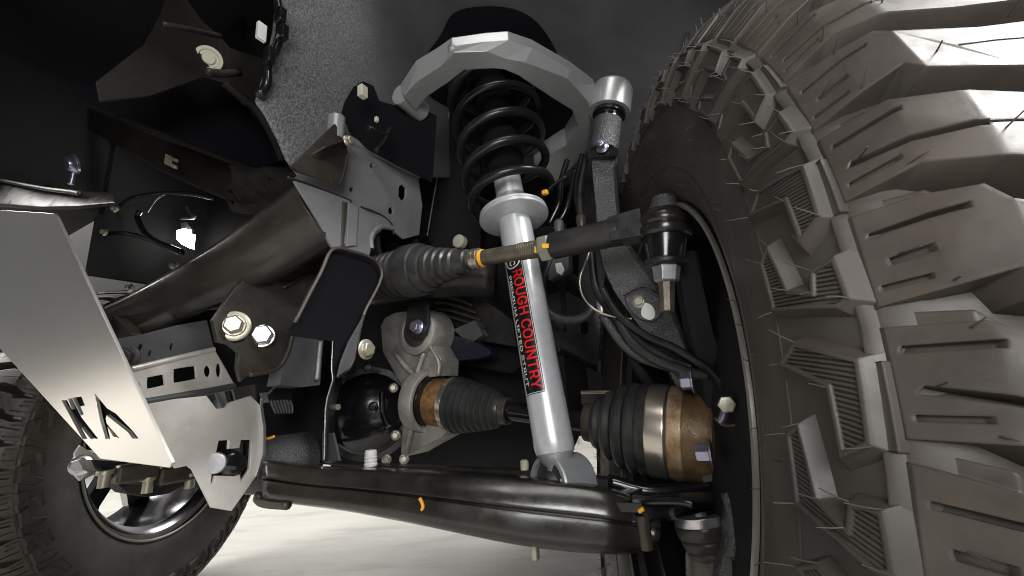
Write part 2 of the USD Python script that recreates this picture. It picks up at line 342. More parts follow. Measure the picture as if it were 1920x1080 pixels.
# ------------------------------------------------------------------ wheels
PR = np.array([(.262, -.128), (.275, -.138), (.295, -.147), (.33, -.157), (.36, -.160), (.385, -.157), (.399, -.1535), (.404, -.1515)])
def side_ax(R): return np.interp(R, PR[:, 0], PR[:, 1])
def w2l(ax, R, t): return np.stack([ax, R * np.cos(t), R * np.sin(t)], -1)
def revolve(prof, n=288, close=False):
    a = np.linspace(0, 2 * np.pi, n + 1)
    m = loft([[(x, r * math.cos(t), r * math.sin(t)) for x, r in prof] for t in a], cap=False, closed=close); m.merge_vertices()
    return m
def manifold(m): return m3.Manifold(m3.Mesh(np.asarray(m.vertices, np.float32), np.asarray(m.faces, np.uint32)))
PITCH_L = 2 * math.pi / 56
def lug(kind, side=-1):
    """One shoulder block: stations along the axle (ax, top radius, half width), low ramp beside it, cut by its sipe."""
    if kind == 0: st = [(-.1512, .4075, .0205), (-.1400, .4255, .0180), (-.1300, .4362, .0150), (-.1270, .4390, .0150), (-.10, .4430, .0146), (-.055, .4468, .0140), (-.012, .4480, .0120)]
    else: st = [(-.1512, .4075, .0195), (-.1380, .4290, .0178), (-.1255, .4400, .0160), (-.1225, .4412, .0158), (-.10, .4440, .0150), (-.055, .4470, .0142), (-.020, .4480, .0120)]
    def slant(ax): return .10 * (ax + .15) + (.012 * math.sin((ax + .15) * 30) if ax > -.13 else 0)
    rings = []
    for ax, Rt, hw in st:
        rb = np.interp(ax, [-.152, -.13, -.08, 0], [.400, .412, .424, .427]); s = slant(ax)
        rings.append([(ax, s - hw - .0018, rb), (ax, s - hw, Rt), (ax, s + hw, Rt), (ax, s + hw + .0018, rb)])
    m = manifold(loft(rings))
    r2 = []
    for ax, d, hw in ((-.150, .0, .0262), (-.135, .004, .0235), (-.115, .010, .0195), (-.10, .016, .0165)):      # the ramp in the groove
        Rt = np.interp(ax, [s[0] for s in st], [s[1] for s in st]) - .0045 - d; rb = np.interp(ax, [-.152, -.13, -.08], [.398, .410, .420]); s = slant(ax)
        r2.append([(ax, s - hw, rb), (ax, s - hw, Rt), (ax, s, Rt), (ax, s, rb)])
    m = m + manifold(loft(r2))
    cut = []
    def sl(p, q, w, depth):
        (a0, o0), (a1, o1) = p, q; d = np.array([a1 - a0, slant(a1) + o1 - slant(a0) - o0]); nn = np.array([-d[1], d[0]]) / np.linalg.norm(d) * w / 2; P = []
        for a, o in (p, q):
            Rt = np.interp(a, [s[0] for s in st], [s[1] for s in st])
            for sg in (-1, 1):
                P += [(a + nn[0] * sg, slant(a) + o + nn[1] * sg, Rt - depth), (a + nn[0] * sg, slant(a) + o + nn[1] * sg, Rt + .02)]
        cut.append(manifold(hull(P)))
    if kind == 0:
        sl((-.1475, .004), (-.1405, .003), .0032, .0040); sl((-.1495, -.009), (-.1330, -.009), .0024, .0045); sl((-.1500, .0135), (-.1420, .0130), .0022, .0035); sl((-.112, -.001), (-.070, -.002), .0011, .005); sl((-.070, -.002), (-.03, .004), .0011, .005)
    else:
        sl((-.1480, .003), (-.1230, .001), .0030, .0050); sl((-.1230, .001), (-.075, -.001), .0012, .006); sl((-.075, -.001), (-.03, -.004), .0012, .006)
        sl((-.1495, -.011), (-.136, -.0105), .0026, .0040); sl((-.1495, .0125), (-.1400, .0115), .0022, .0035)
    for c in cut: m = m - c
    mm = m.to_mesh(); t = trimesh.Trimesh(mm.vert_properties[:, :3], mm.tri_verts, process=False)
    return t
def wrap(m, t0, flip=False):
    v = np.asarray(m.vertices); ax = -v[:, 0] if flip else v[:, 0]
    o = trimesh.Trimesh(w2l(ax, v[:, 2], t0 + v[:, 1] / .43 * (1)), m.faces, process=False)
    if o.volume < 0: o.invert()
    return o
ZIG = [[(.362, 172.9), (.374, 171.8), (.402, 173.6), (.4012, 177.8), (.389, 178.6), (.3875, 174.9)],
       [(.3615, 177.6), (.370, 176.9), (.3765, 181.1), (.3885, 182.0), (.3905, 180.7), (.402, 180.6), (.4035, 183.3), (.3985, 183.6), (.3635, 181.9)]]
def relief(pg, h, t0):
    out = []
    for g in (pg.geoms if hasattr(pg, 'geoms') else [pg]):
        if g.geom_type != 'Polygon' or g.area < 1e-7: continue
        m = trimesh.creation.extrude_polygon(g, h + .003, engine='earcut')
        v, f = subdivide_to_size(m.vertices, m.faces, .011)
        out.append(trimesh.Trimesh(w2l(side_ax(v[:, 0]) + .003 - v[:, 2], v[:, 0], t0 + v[:, 1] / .385), f, process=False))
    m = cat_(out)
    return m
def flank(P, d, h, t0):
    """Sloping skirt of a raised block: from its top outline down to a wider outline on the sidewall."""
    P = np.asarray(P, float)
    if Polygon(P).exterior.is_ccw is False: P = P[::-1]
    Q = []
    for i in range(len(P)):
        e0, e1 = unit2(P[i] - P[i - 1]), unit2(P[(i + 1) % len(P)] - P[i]); n0, n1 = np.array([e0[1], -e0[0]]), np.array([e1[1], -e1[0]])
        Q.append(P[i] + (n0 + n1) / max(1 + np.dot(n0, n1), .5) * d)
    Q = np.array(Q); V = []; F = []
    for i in range(len(P)):
        j = (i + 1) % len(P); m = max(2, int(np.linalg.norm(P[j] - P[i]) / .009) + 2)
        for k in range(m):
            w = k / (m - 1); a, b = P[i] * (1 - w) + P[j] * w, Q[i] * (1 - w) + Q[j] * w
            V.append(w2l(side_ax(a[0]) - h, a[0], t0 + a[1] / .385)); V.append(w2l(side_ax(b[0]) + .0008, b[0], t0 + b[1] / .385))
            if k:
                q = len(V) - 4; F += [[q, q + 1, q + 3], [q, q + 3, q + 2]]
    m = trimesh.Trimesh(V, F, process=False); return m
def unit2(v): return v / max(np.linalg.norm(v), 1e-12)
def zig_meshes():
    res = []
    for P in ZIG:
        pg = Polygon([(R, math.radians(t - 178) * .385) for R, t in P])
        inner = pg.buffer(-.0018, join_style=2)
        lines = [LineString([(.34, y), (.42, y + .022)]).buffer(.00055) for y in np.arange(-.12, .10, .0019)]
        hatch = MultiPolygon([g for l in lines for g in (lambda q: q.geoms if hasattr(q, 'geoms') else [q])(l.intersection(inner)) if g.geom_type == 'Polygon' and g.area > 1e-8])
        res.append((pg, inner, hatch, np.array(pg.exterior.coords)[:-1]))
    return res
ZM = zig_meshes()
LUGS = [lug(0), lug(1)]
def build_wheel(label, rimmat, matrix, near):
    t = Thing('wheel', label, 'wheel')
    prof = [(-.118, .246), (-.124, .252)] + [(x, r) for r, x in PR] + [(-.150, .407), (-.142, .414), (-.120, .423), (-.06, .428), (0, .429), (.06, .428), (.120, .423), (.142, .414), (.150, .407)] + [(-x, r) for r, x in PR[::-1]] + [(.124, .252), (.118, .246)]
    ty = t.add('tyre', revolve(prof), 'tyre_sidewall', 40)
    # the raised ridge between sidewall and shoulder, with its ragged mould line
    a = np.linspace(0, 2 * np.pi, 721); rg = np.random.default_rng(3); jag = np.convolve(rg.random(721), np.ones(3) / 3, 'same') * .0018
    t.add('shoulder_ridge', loft([w2l(np.array([-.1500, -.1545 - j, -.1535, -.1490]), np.array([.3992, .4015, .4040, .4062]), np.full(4, x)) for x, j in zip(a, jag)], cap=False), 'tyre_sidewall', 30, ty)
    for k in range(56):
        t0 = k * PITCH_L + math.radians(1.2)
        t.add('tread_block', wrap(LUGS[k % 2], t0), 'tyre_rubber', 25, ty)
    for k in range(56):
        t.add('tread_block', wrap(LUGS[k % 2], (k + .5) * PITCH_L, True), 'tyre_rubber', 25, ty)
    for k in range(28):
        t0 = math.radians(178 + k * 360 / 28)
        for pg, inner, hatch, outl in ZM:
            ms = [relief(pg.difference(inner), .0060, t0), relief(inner, .0042, t0), flank(outl, .0034, .0059, t0)]
            if near: ms.append(relief(hatch, .0050, t0))
            t.add('sidewall_block', cat_([m for m in ms if m is not None]), 'tyre_sidewall', 30, ty)
        c = Polygon([(.4015, math.radians(173.8 - 178) * .385), (.4065, math.radians(173.8 - 178) * .385), (.4065, 0), (.4015, 0)])
        t.add('sidewall_block', relief(c, .0025, t0), 'tyre_sidewall', 30, ty)
    if near:                                                       # moulding whiskers, bead line and fine mould lines
        hs = []; r = np.random.default_rng(5)
        def hair(ax, R, tt, d, l, rad=.00032):
            p = w2l(np.array(ax), np.array(R), np.array(tt)); d = unit(d); s = unit(r.normal(size=3)) * l * .22
            hs.append(tube([p, p + d * l * .5 + s * .3, p + d * l + s], [rad * 1.2, rad, rad * .7], 4, 2))
        for k in range(28):
            t0 = 178 + k * 360 / 28
            for P in ZIG:
                for R, tt in P:
                    if r.random() < .85: hair(side_ax(R) - .005, R, math.radians(tt - 178 + t0), (-1, r.normal() * .25, r.normal() * .25), r.uniform(.006, .012))
            for j in range(3):
                R = r.uniform(.275, .355); hair(side_ax(R), R, math.radians(t0 + r.uniform(0, 12.8)), (-1, r.normal() * .4, r.normal() * .4), r.uniform(.004, .010))
        for k in range(56):
            t0 = k * PITCH_L + math.radians(1.2)
            for ax, R, o in ((-.140, .4262, .016), (-.140, .4262, -.016), (-.120, .4405, .013), (-.085, .4445, -.012), (-.05, .447, .011), (-.146, .417, .002)):
                if r.random() < .8:
                    tt = t0 + (o + .10 * (ax + .15)) / .43; hair(ax, R - .001, tt, (r.normal() * .15 - .1, math.cos(tt) + r.normal() * .12, math.sin(tt) + r.normal() * .12), r.uniform(.004, .009), .00036)
        t.add('rubber_whiskers', cat_(hs), 'hair_rubber', True, ty, kind='stuff')
        for R, w in ((.356, .0007), (.300, .0006)):
            a = np.linspace(0, 2 * np.pi, 361)
            t.add('mould_line', loft([w2l(np.array([side_ax(R - w) + .001, side_ax(R) - .0008, side_ax(R + w) + .001]), np.array([R - w, R, R + w]), np.full(3, x)) for x in a], cap=False), 'tyre_sidewall', 60, ty)
    rim = t.add('rim', revolve([(-.1335, .258), (-.1345, .2635), (-.130, .2645), (-.127, .258), (-.120, .249), (-.108, .243), (-.100, .226), (-.02, .218), (.06, .212), (.10, .222), (.125, .250), (.128, .258), (.118, .252), (.095, .228), (.06, .219), (-.02, .224), (-.098, .234), (-.106, .249), (-.121, .2555)], 160, True), rimmat, 40)
    t.add('flange_highlight', revolve([(-.1342, .2575), (-.1362, .2600), (-.1358, .2632), (-.1335, .2640)], 200, True), 'lip_highlight', 40, rim)  # pale ring paints the lit edge of the rim
    for k in range(8):
        a0 = k * math.pi / 4 + .2; d = np.array([0, math.cos(a0), math.sin(a0)]); e = np.array([0, -math.sin(a0), math.cos(a0)]); X = np.array([1., 0, 0])
        t.add('spoke', loft([[X * (x - .012) + d * R - e * w, X * (x - .012) + d * R + e * w, X * (x + .018) + d * R + e * w * .7, X * (x + .018) + d * R - e * w * .7] for x, R, w in ((.035, .07, .030), (.055, .12, .026), (.075, .17, .026), (.080, .214, .034))]), rimmat, 30, rim)
    t.add('hub_disc', revolve([(.02, .001), (.02, .085), (.05, .085), (.055, .001)], 60), rimmat, 40, rim)
    return t.done(Gf.Matrix4d(*matrix))
TW, CB = .081, -.133
wa = np.array([math.cos(TW) * math.cos(CB), -math.sin(TW) * math.cos(CB), math.sin(CB)]); wu = np.array([math.sin(TW), math.cos(TW), 0]); wv = np.cross(wa, wu)
build_wheel('big mud-terrain tyre on a black rim at the right, its chunky tread facing the viewer', 'rim_black', (*wa, 0, *wu, 0, *wv, 0, *W, 1), True)
C2 = W - L * 1.646; t2 = .064 + math.pi
a2 = np.array([math.cos(t2), -math.sin(t2), 0]); u2 = np.array([math.sin(t2), math.cos(t2), 0]); v2 = np.cross(a2, u2)
build_wheel('dark far-side wheel with bright metal rim below the plain steel skid plate', 'rim_metal', (*a2, 0, *u2, 0, *v2, 0, *C2, 1), False)

# ------------------------------------------------------------------ wheel arch: undercoated inner panel running into the felt liner
def smin(v, k=14.):
    v = np.asarray(v); return -np.log(np.exp(-k * v).sum()) / k
def shell(px, py):
    """Inner wheel arch: upright side panel, back and roof meeting in wide curves."""
    v = ray(px, py); ds = []
    for n, d in ((L, np.dot(W - EYE, L) - .50), (B, np.dot(W - EYE, B) + .44), (U, W[2] - EYE[2] + .86), (unit(B * .8 + U), np.dot(W - EYE, unit(B * .8 + U)) + .78)):
        q = np.dot(v, n)
        if d / q > 0 if abs(q) > 1e-6 else False: ds.append(d / q)
    d = smin(ds) ; P = EYE + v * d
    return P
def arch_grid(xs_of_y, ys, n, wob=.012, seed=0):
    G = []
    for y in ys:
        x0, x1 = xs_of_y(y); row = []
        for x in np.linspace(x0, x1, n):
            P = shell(x, y); k = meshkit.fbm(P * 7., 3, seed) - .5; row.append(P + unit(EYE - P) * k * wob * 2)
        G.append(row)
    return G
edge_y = [-80, 0, 60, 120, 170, 190, 215, 260, 300, 330]; edge_x = [522, 519, 512, 500, 486, 479, 497, 520, 537, 560]
t = Thing('wheel_arch_liner', 'dark grey speckled wheel arch liner above and behind the coil strut', 'arch liner')
t.add('arch_shell', sheet(arch_grid(lambda y: (np.interp(y, edge_y, edge_x), 1640), np.linspace(-80, 332, 50), 90, .012, 5), .003), 'liner_mix', True)
t.add('felt_liner', sheet(arch_grid(lambda y: (1085, 1640), np.linspace(330, 700, 28), 44, .02, 5), .003), 'liner_felt', True)
# folds pressed into the liner
for pts in ([(1040, 95), (1062, 120), (1072, 160)], [(1215, 300), (1195, 340), (1180, 380)], [(1290, 60), (1275, 130), (1262, 210)]):
    t.add('liner_fold', tube([shell(*p) + (W - shell(*p)) * .004 for p in pts], [.004, .011, .012, .004], 10, 6, .5), 'liner_felt', True)
t.done()
pts = smoothpoly([(838, 100), (815, 140), (790, 175), (800, 200), (1050, 330), (1110, 240), (1085, 120), (1030, 40), (960, 14), (880, 22)], 4)
tower = Thing('strut_tower', 'black strut tower with a flat dark patch for its shaded mouth above the silver control arm', 'strut tower')
tower.add('tower_wall', loft([[T(-.335 + r * math.cos(a), .12 + r * math.sin(a), u) for a in np.linspace(0, 2 * np.pi, 36, endpoint=False)] for u, r in ((.66, .135), (.68, .130), (.70, .110), (.71, .02), (.712, .001))], cap=False), 'black_void', True)
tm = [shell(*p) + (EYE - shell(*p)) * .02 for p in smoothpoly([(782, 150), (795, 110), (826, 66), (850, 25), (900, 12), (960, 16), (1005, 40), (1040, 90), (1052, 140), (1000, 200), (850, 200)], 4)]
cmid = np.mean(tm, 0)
tower.add('mouth_shade', trimesh.Trimesh(np.vstack([tm, [cmid + (cmid - EYE) * .0]]), [[i, (i + 1) % len(tm), len(tm)] for i in range(len(tm))], process=False), 'black_void', True)  # flat black patch paints the shade of the open mouth
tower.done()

# ------------------------------------------------------------------ dark body of the truck: what shuts off the light behind
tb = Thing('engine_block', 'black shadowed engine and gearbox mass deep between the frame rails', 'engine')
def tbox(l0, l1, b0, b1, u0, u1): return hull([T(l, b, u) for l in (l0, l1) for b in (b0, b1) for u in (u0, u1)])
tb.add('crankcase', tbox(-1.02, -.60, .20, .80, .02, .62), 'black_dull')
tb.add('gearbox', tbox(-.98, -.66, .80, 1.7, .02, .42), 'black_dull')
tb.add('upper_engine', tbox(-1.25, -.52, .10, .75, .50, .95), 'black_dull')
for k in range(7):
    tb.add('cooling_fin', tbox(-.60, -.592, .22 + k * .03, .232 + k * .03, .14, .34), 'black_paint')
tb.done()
hd = Thing('bonnet', 'unseen bonnet and wing sheets added to shade the engine bay', 'bonnet')
hd.add('bonnet_blocker', tbox(-1.65, -.42, -.92, .95, .98, .99), 'black_dull')  # unseen sheet added to block overhead light
hd.add('bonnet_blocker', tbox(-.44, .12, -.30, .95, .95, .96), 'black_dull')
hd.add('wing_blocker', tbox(-.42, -.41, -.92, -.38, .60, .97), 'black_dull')  # added to keep the right lamp off the left side
hd.add('wing_blocker', tbox(.125, .135, -.45, .95, .62, .955), 'black_dull')
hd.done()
fb_ = Thing('bumper_shade', 'unseen bumper block added to keep light off the far wheel', 'bumper')
fb_.add('bumper_blocker', tbox(-1.75, -.30, -.98, -.90, .02, .62), 'black_dull')  # unseen block added to shade the far wheel and engine bay
fb_.add('grille_blocker', tbox(-1.65, -.42, -.92, -.86, .60, .97), 'black_dull')
fb_.done()
sf = Thing('far_wing_blocker', 'black far side wing panels added to block light behind the engine bay', 'inner wing')
sf.add('wing_panel', tbox(-1.34, -1.32, -.25, 1.2, .40, .98), 'black_dull')  # dark panels added to block light behind and shade the far tyre
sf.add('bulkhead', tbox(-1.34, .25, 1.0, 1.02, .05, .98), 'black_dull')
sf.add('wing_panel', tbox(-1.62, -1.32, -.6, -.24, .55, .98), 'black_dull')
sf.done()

# rear run of the frame rail, with its drain hole
fr = Thing('frame_rail', 'dark grey frame rail running back behind the strut with a round drain hole', 'frame rail')
f = lambda p: atl(p, -.30)
fr.add('rail_web', plate([(1000, 560), (1060, 545), (1160, 600), (1235, 668), (1262, 700), (1262, 772), (1235, 752), (1120, 690), (1045, 652)], f, .004, [circ((1097, 615), 10, 16, 13)]), 'frame_dark')
fr.add('hole_lip', tube([f(p) for p in circ((1097, 615), 11, 16, 14)] + [f((1108, 615))], .0022, 6, 1), 'frame_dark')
fr.add('rail_flange', tube([f((1045, 654)), f((1120, 692)), f((1235, 755)), f((1262, 776))], .006, 8, 4), 'black_paint')
fr.add('rail_stub', tbox(-.36, -.304, .12, 1.3, .02, .30), 'black_dull')
fr.add('web_pin', tube([f((1162, 650)), f((1163, 680))], .0025, 6, 1), 'zinc')
fr.add('rail_bracket', plate([(1165, 640), (1200, 668), (1200, 700), (1168, 700)], lambda p: atl(p, -.285), .02), 'frame_dark')
fr.done()

# front run of the frame: the pale grey stamped side plate
fp = Thing('frame_side_plate', 'pale grey stamped frame plate with small round holes left of the strut', 'frame plate')
f = lambda p: atl(p, -.49); g = lambda p: atl(p, -.484)
holes = [circ((697, 311), 4, 10, 5), circ((659, 355), 4, 10, 5), circ((581, 401), 4.5, 10, 5), circ((609, 440), 4.5, 10, 5), circ((733, 395), 5, 10, 7), [(748, 350), (755, 344), (762, 352), (761, 370), (753, 377), (747, 368)]]
fp.add('side_plate', plate([(552, 333), (575, 322), (640, 335), (655, 262), (680, 274), (784, 330), (792, 385), (786, 440), (757, 448), (742, 436), (738, 420), (718, 405), (690, 400), (672, 388), (655, 378), (590, 352)], f, .004, holes[:2] + holes[4:]), 'frame_paint')
fp.add('lower_plate', plate([(552, 339), (590, 350), (655, 376), (672, 386), (690, 398), (718, 405), (736, 420), (738, 432), (720, 428), (705, 440), (697, 460), (690, 490), (640, 475), (622, 462), (598, 415), (572, 372)], g, .004, holes[2:4]), 'frame_paint')
fp.add('pressed_joint', plate([(643, 378), (652, 380), (645, 455), (652, 470), (640, 462)], lambda p: atl(p, -.482), .004), 'steel_brown')
fp.add('joint_flange', plate([(654, 380), (672, 388), (668, 460), (650, 462)], lambda p: atl(p, -.480), .005), 'frame_paint')
fp.add('seam_bead', tube([g(p) for p in [(540, 332), (590, 350), (653, 374), (657, 380)]], .0015, 6, 4), 'steel_brown')
fp.add('seam_bead', tube([g(p) for p in [(676, 388), (700, 396), (722, 408), (736, 424), (738, 440)]], .0015, 6, 4), 'steel_brown')
fp.add('bore_rim', tube([g(p) for p in [(697, 466), (696, 446), (704, 432), (718, 425), (736, 428)]], .004, 8, 6), 'frame_paint')
fp.add('top_fold', tube([f((656, 262)), f((720, 296)), f((785, 330))], .006, 8, 1), 'frame_paint')
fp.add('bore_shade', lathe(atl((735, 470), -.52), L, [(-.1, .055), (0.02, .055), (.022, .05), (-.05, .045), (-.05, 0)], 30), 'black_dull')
fp.done()
bk = Thing('folded_bracket', 'small brown folded bracket holding a silver bush at the arch edge', 'bracket')
f = lambda p: atl(p, -.46)
bk.add('bracket_plate', plate([(545, 312), (600, 258), (628, 232), (648, 262), (652, 285), (645, 318), (638, 346), (625, 343), (560, 322)], f, .004), 'dark_brown')
bk.add('fold_lip', plate3([atl((585, 292), -.452), atl((618, 290), -.43), atl((648, 268), -.44), atl((648, 275), -.46), atl((618, 300), -.456)], .003), 'dark_brown')
bk.add('edge_bead', tube([f(p) for p in [(652, 288), (646, 318), (637, 345), (620, 341)]], .002, 6, 5), 'steel_brown')
bk.add('bush', lathe(atl((630, 262), -.47), U, [(0, 0), (0, .012), (.036, .012), (.038, .009), (.025, .008), (.025, 0)], 24), 'silver_paint')
bk.add('bolt', hexbolt(atl((652, 265), -.455), L, .006, .006), 'zinc_yellow')
bk.done()
ah = Thing('arch_cavity', 'flat black patch for a shaded opening with loose wiring left of the silver arm end', 'cavity')
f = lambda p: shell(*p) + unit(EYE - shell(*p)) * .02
ah.add('cavity_shade', plate3([f(p) for p in [(640, 212), (648, 192), (666, 168), (684, 160), (703, 170), (712, 194), (738, 203), (756, 194), (800, 222), (800, 330), (740, 305), (690, 280), (655, 248)]], .003, n=EYE - f((720, 240))), 'black_void')  # flat black sheet paints the shade of a hole
ah.add('loom', tube([atl(p, -.42) for p in [(690, 240), (722, 252), (732, 240), (718, 268), (705, 282)]], .004, 8), 'black_gloss')
ah.add('loom_clip', block(atl((680, 172), -.42), L, B, U, (.01, .012, .018)), 'beige_plastic')
ah.add('loom_clip', block(atl((706, 224), -.42), L, B, U, (.005, .005, .008)), 'beige_plastic')
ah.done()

# ------------------------------------------------------------------ strut and coil spring
SB = -.07
s_bot, s_ref = atb((1041, 848), SB), atb((950, 330), SB + .045)
ax_s = unit(s_ref - s_bot)
def sp(px, py):                                                   # nearest point of the strut's axis to a sight line
    v = unit(ray(px, py)); n = np.cross(v, ax_s); n2 = np.cross(v, n); return s_bot + ax_s * (np.dot(EYE - s_bot, n2) / np.dot(ax_s, n2))
st = Thing('coilover_strut', 'silver strut with black coil spring and red lettered sticker in the middle', 'strut')
LEN = np.linalg.norm(sp(957, 405) - s_bot); RB = .0270
body = st.add('strut_body', lathe(s_bot, ax_s, [(-.004, 0), (-.004, .020), (-.001, .0255), (.010, RB + .0006), (.020, RB), (LEN + .01, RB), (LEN + .01, 0)], 64), 'strut_paint', 40)
pc = sp(955, 408); R_P = .0575
st.add('spring_perch', lathe(pc, ax_s, [(-.010, .0265), (-.009, .034), (-.006, R_P - .003), (-.004, R_P), (.000, R_P), (.0015, R_P - .002), (.0025, R_P - .002), (.003, R_P - .001), (.006, R_P - .001), (.0075, R_P - .003), (.0075, .02)], 72), 'strut_paint', 40)
sl = sp(951, 372); st.add('sleeve', lathe(sl - ax_s * .02, ax_s, [(0, .024), (.0, .0240), (.065, .0235), (.068, .02), (.068, 0)], 48), 'strut_paint', 40)
st.add('sleeve_collar', lathe(sp(953, 388), ax_s, [(0, .022), (0, .029), (.012, .029), (.014, .024)], 48), 'strut_cast', 40)
top = sp(926, 150); H = np.linalg.norm(top - pc)
st.add('dust_boot', lathe(sl + ax_s * .035, ax_s, [(0, .018)] + [(.01 + i * .011, .032 + (.003 if i % 2 else 0)) for i in range(int((H - .05) / .011))] + [(H - .02, .02)], 40), 'black_void', 50)
x_, y_, _ = basis(ax_s); turns, wire = 5.6, .0076
ang = np.linspace(0, turns * 2 * np.pi, 420); tt = np.linspace(0, 1, 420)
hh = np.interp(tt, [0, .12, .9, 1], [.016, .040, H - .02, H + .01]); rr = np.interp(tt, [0, .1, .85, 1], [.054, .070, .080, .074])
ph = 2.2
st.add('coil_spring', tube([pc + ax_s * h + r * (math.cos(a + ph) * x_ + math.sin(a + ph) * y_) for a, h, r in zip(ang, hh, rr)], wire, 12, 1), 'black_spring', True)
st.add('top_mount', lathe(top + ax_s * .0, ax_s, [(0, .02), (0, .046), (.012, .050), (.03, .04), (.03, 0)], 40), 'black_void', 40)
# lower eye
ec = atb((1050, 908), SB); ed = unit(-B * .85 - L * .42 + U * .08)
st.add('neck', lathe(s_bot - ax_s * .002, -ax_s, [(0, .024), (.008, .0215), (.014, .0150), (.035, .016), (.035, 0)], 40), 'strut_cast', 50)
eye = st.add('lower_eye', ring(ec, ed, [(-.030, .038), (.020, .038), (.022, .036), (.022, .031), (.020, .030), (-.03, .030)], 56), 'strut_cast', 40)
st.add('bush', lathe(ec - ed * .028, ed, [(0, 0), (0, .0302), (.044, .0302), (.046, .018), (.054, .012), (.054, 0)], 40), 'boot_rubber', 40, eye)
# sticker on the tube: a curved black label with outline, emblem and lettering
e_t = unit((EYE - s_bot) - ax_s * np.dot(EYE - s_bot, ax_s)); e_r = np.cross(e_t, ax_s)
if np.dot(e_r, RT) < 0: e_r = -e_r
def on_tube(m, lift):
    """x of the flat artwork runs down the tube, y runs round it to the right, z stands off it."""
    v, fc = subdivide_to_size(m.vertices, m.faces, .006)
    a = v[:, 1] / RB; r = RB + lift + v[:, 2]
    o = trimesh.Trimesh(s_bot + np.outer(S0 - v[:, 0], ax_s) + r[:, None] * (np.cos(a)[:, None] * e_t + np.sin(a)[:, None] * e_r), fc, process=False)
    n = o.face_normals[0]; q = o.triangles_center[0] - s_bot; q -= ax_s * np.dot(q, ax_s)
    return o
S0 = np.linalg.norm(sp(962, 486) - s_bot); S1 = np.linalg.norm(sp(1010, 742) - s_bot); SL = S0 - S1
y0, y1 = -.0330, .0015
def flat(poly, h): return cat_([trimesh.creation.extrude_polygon(g, h, engine='earcut') for g in (poly.geoms if hasattr(poly, 'geoms') else [poly])])
def fixw(m):
    if m.volume < 0: m.invert()
    return m
lab = st.add('sticker', fixw(on_tube(flat(sbox(-.004, y0, SL, y1), .0003), 0)), 'sticker_black', 60, body)
fr_ = sbox(-.004, y0, SL, y1).buffer(-.0012, join_style=2)
st.add('sticker_outline', fixw(on_tube(flat(fr_.difference(fr_.buffer(-.0007, join_style=2)), .0002), .0003)), 'sticker_white', 60, body)
def letters(txt, x, y, length, h, bold, ital=0.):
    m = meshkit.text_mesh(txt, h, .0002, bold); v = m.vertices.copy(); w = v[:, 0].max() - v[:, 0].min()
    v[:, 0] = (v[:, 0] - v[:, 0].min()) * length / w + ital * v[:, 1]
    m.vertices = np.stack([x + v[:, 0], y + v[:, 1], v[:, 2]], 1)        # reads down the tube, letter tops to the right
    return m
emc = (.0135, (y0 + y1) / 2 + .0005)
from shapely.geometry import Point
em = Point(*emc).buffer(.0135).difference(Point(*emc).buffer(.0115))
st.add('sticker_emblem', fixw(on_tube(cat_([flat(em, .0002), letters('RC', emc[0] - .0085, emc[1] - .0048, .017, .0096, True)]), .0003)), 'sticker_white', 60, body)
st.add('lettering', fixw(on_tube(letters('ROUGH COUNTRY', .031, y0 + .0162, SL - .037, .0150, True), .0003)), 'sticker_red', 60, body)
st.add('lettering', fixw(on_tube(letters('PREMIUM LIFTED STRUT', .036, y0 + .0055, SL - .048, .0058, False), .0003)), 'sticker_white', 60, body)
st.done()

# ------------------------------------------------------------------ upper control arm: faceted silver plate arm
uca = Thing('upper_control_arm', 'faceted silver upper control arm arching round the coil spring', 'control arm')
secs = [((752, 172), (757, 180), (779, 207)), ((781, 129), (784, 151), (800, 181)), ((820, 106), (826, 124), (842, 153)), ((848, 87), (851, 98), (870, 131)), ((912, 78), (912, 96), (925, 128)), ((953, 75), (944, 109), (946, 130)),
        ((998, 90), (985, 117), (972, 141)), ((1071, 131), (1064, 147), (1040, 186)), ((1114, 163), (1102, 190), (1073, 206)), ((1128, 200), (1108, 214), (1084, 238)), ((1112, 287), (1100, 283), (1062, 272)), ((1064, 334), (1042, 344), (1002, 308))]
rings_ = []
for om, ob, ib in secs:
    a_, b_, c_ = atu(om, .515), atu(ob, .495), atu(ib, .495)
    rings_.append([c_, b_, a_, a_ + U * .014, c_ + U * .036])
uca.add('arm', loft(rings_), 'silver_paint', 12)
jc = atu((1143, 206), .492); jd = unit(atb((1131, 285), .0) - atu((1146, 178), .53)); jd = -jd
uca.add('joint_cap', lathe(jc - jd * .006, jd, [(0, .026), (0, .033), (.040, .033), (.046, .030), (.048, .024), (.048, 0)], 56), 'silver_paint', 30)
uca.add('joint_housing', lathe(jc - jd * .010, jd, [(-.002, 0), (-.002, .026), (.03, .026), (.03, 0)], 40), 'black_gloss', 40)
for k in range(3): uca.add('boot_ring', ring(jc - jd * (.014 + k * .006), jd, [(-.0022, .018), (-.0022, .0215 - k * .001), (.0022, .0215 - k * .001), (.0022, .018)], 40), 'black_gloss', 40)
uca.add('joint_sleeve', lathe(jc - jd * .074, jd, [(0, 0), (0, .021), (.004, .0228), (.052, .0228), (.052, 0)], 40), 'cast_iron', 40)
eb = atu((767, 190), .512); uca.add('end_bush', lathe(eb - B * .02, B, [(0, 0), (0, .016), (.05, .016), (.05, 0)], 30), 'silver_paint', 30)
uca.add('arm_bolt', hexbolt(atu((847, 91), .512), -B, .004, .003), 'zinc')
uca.done()

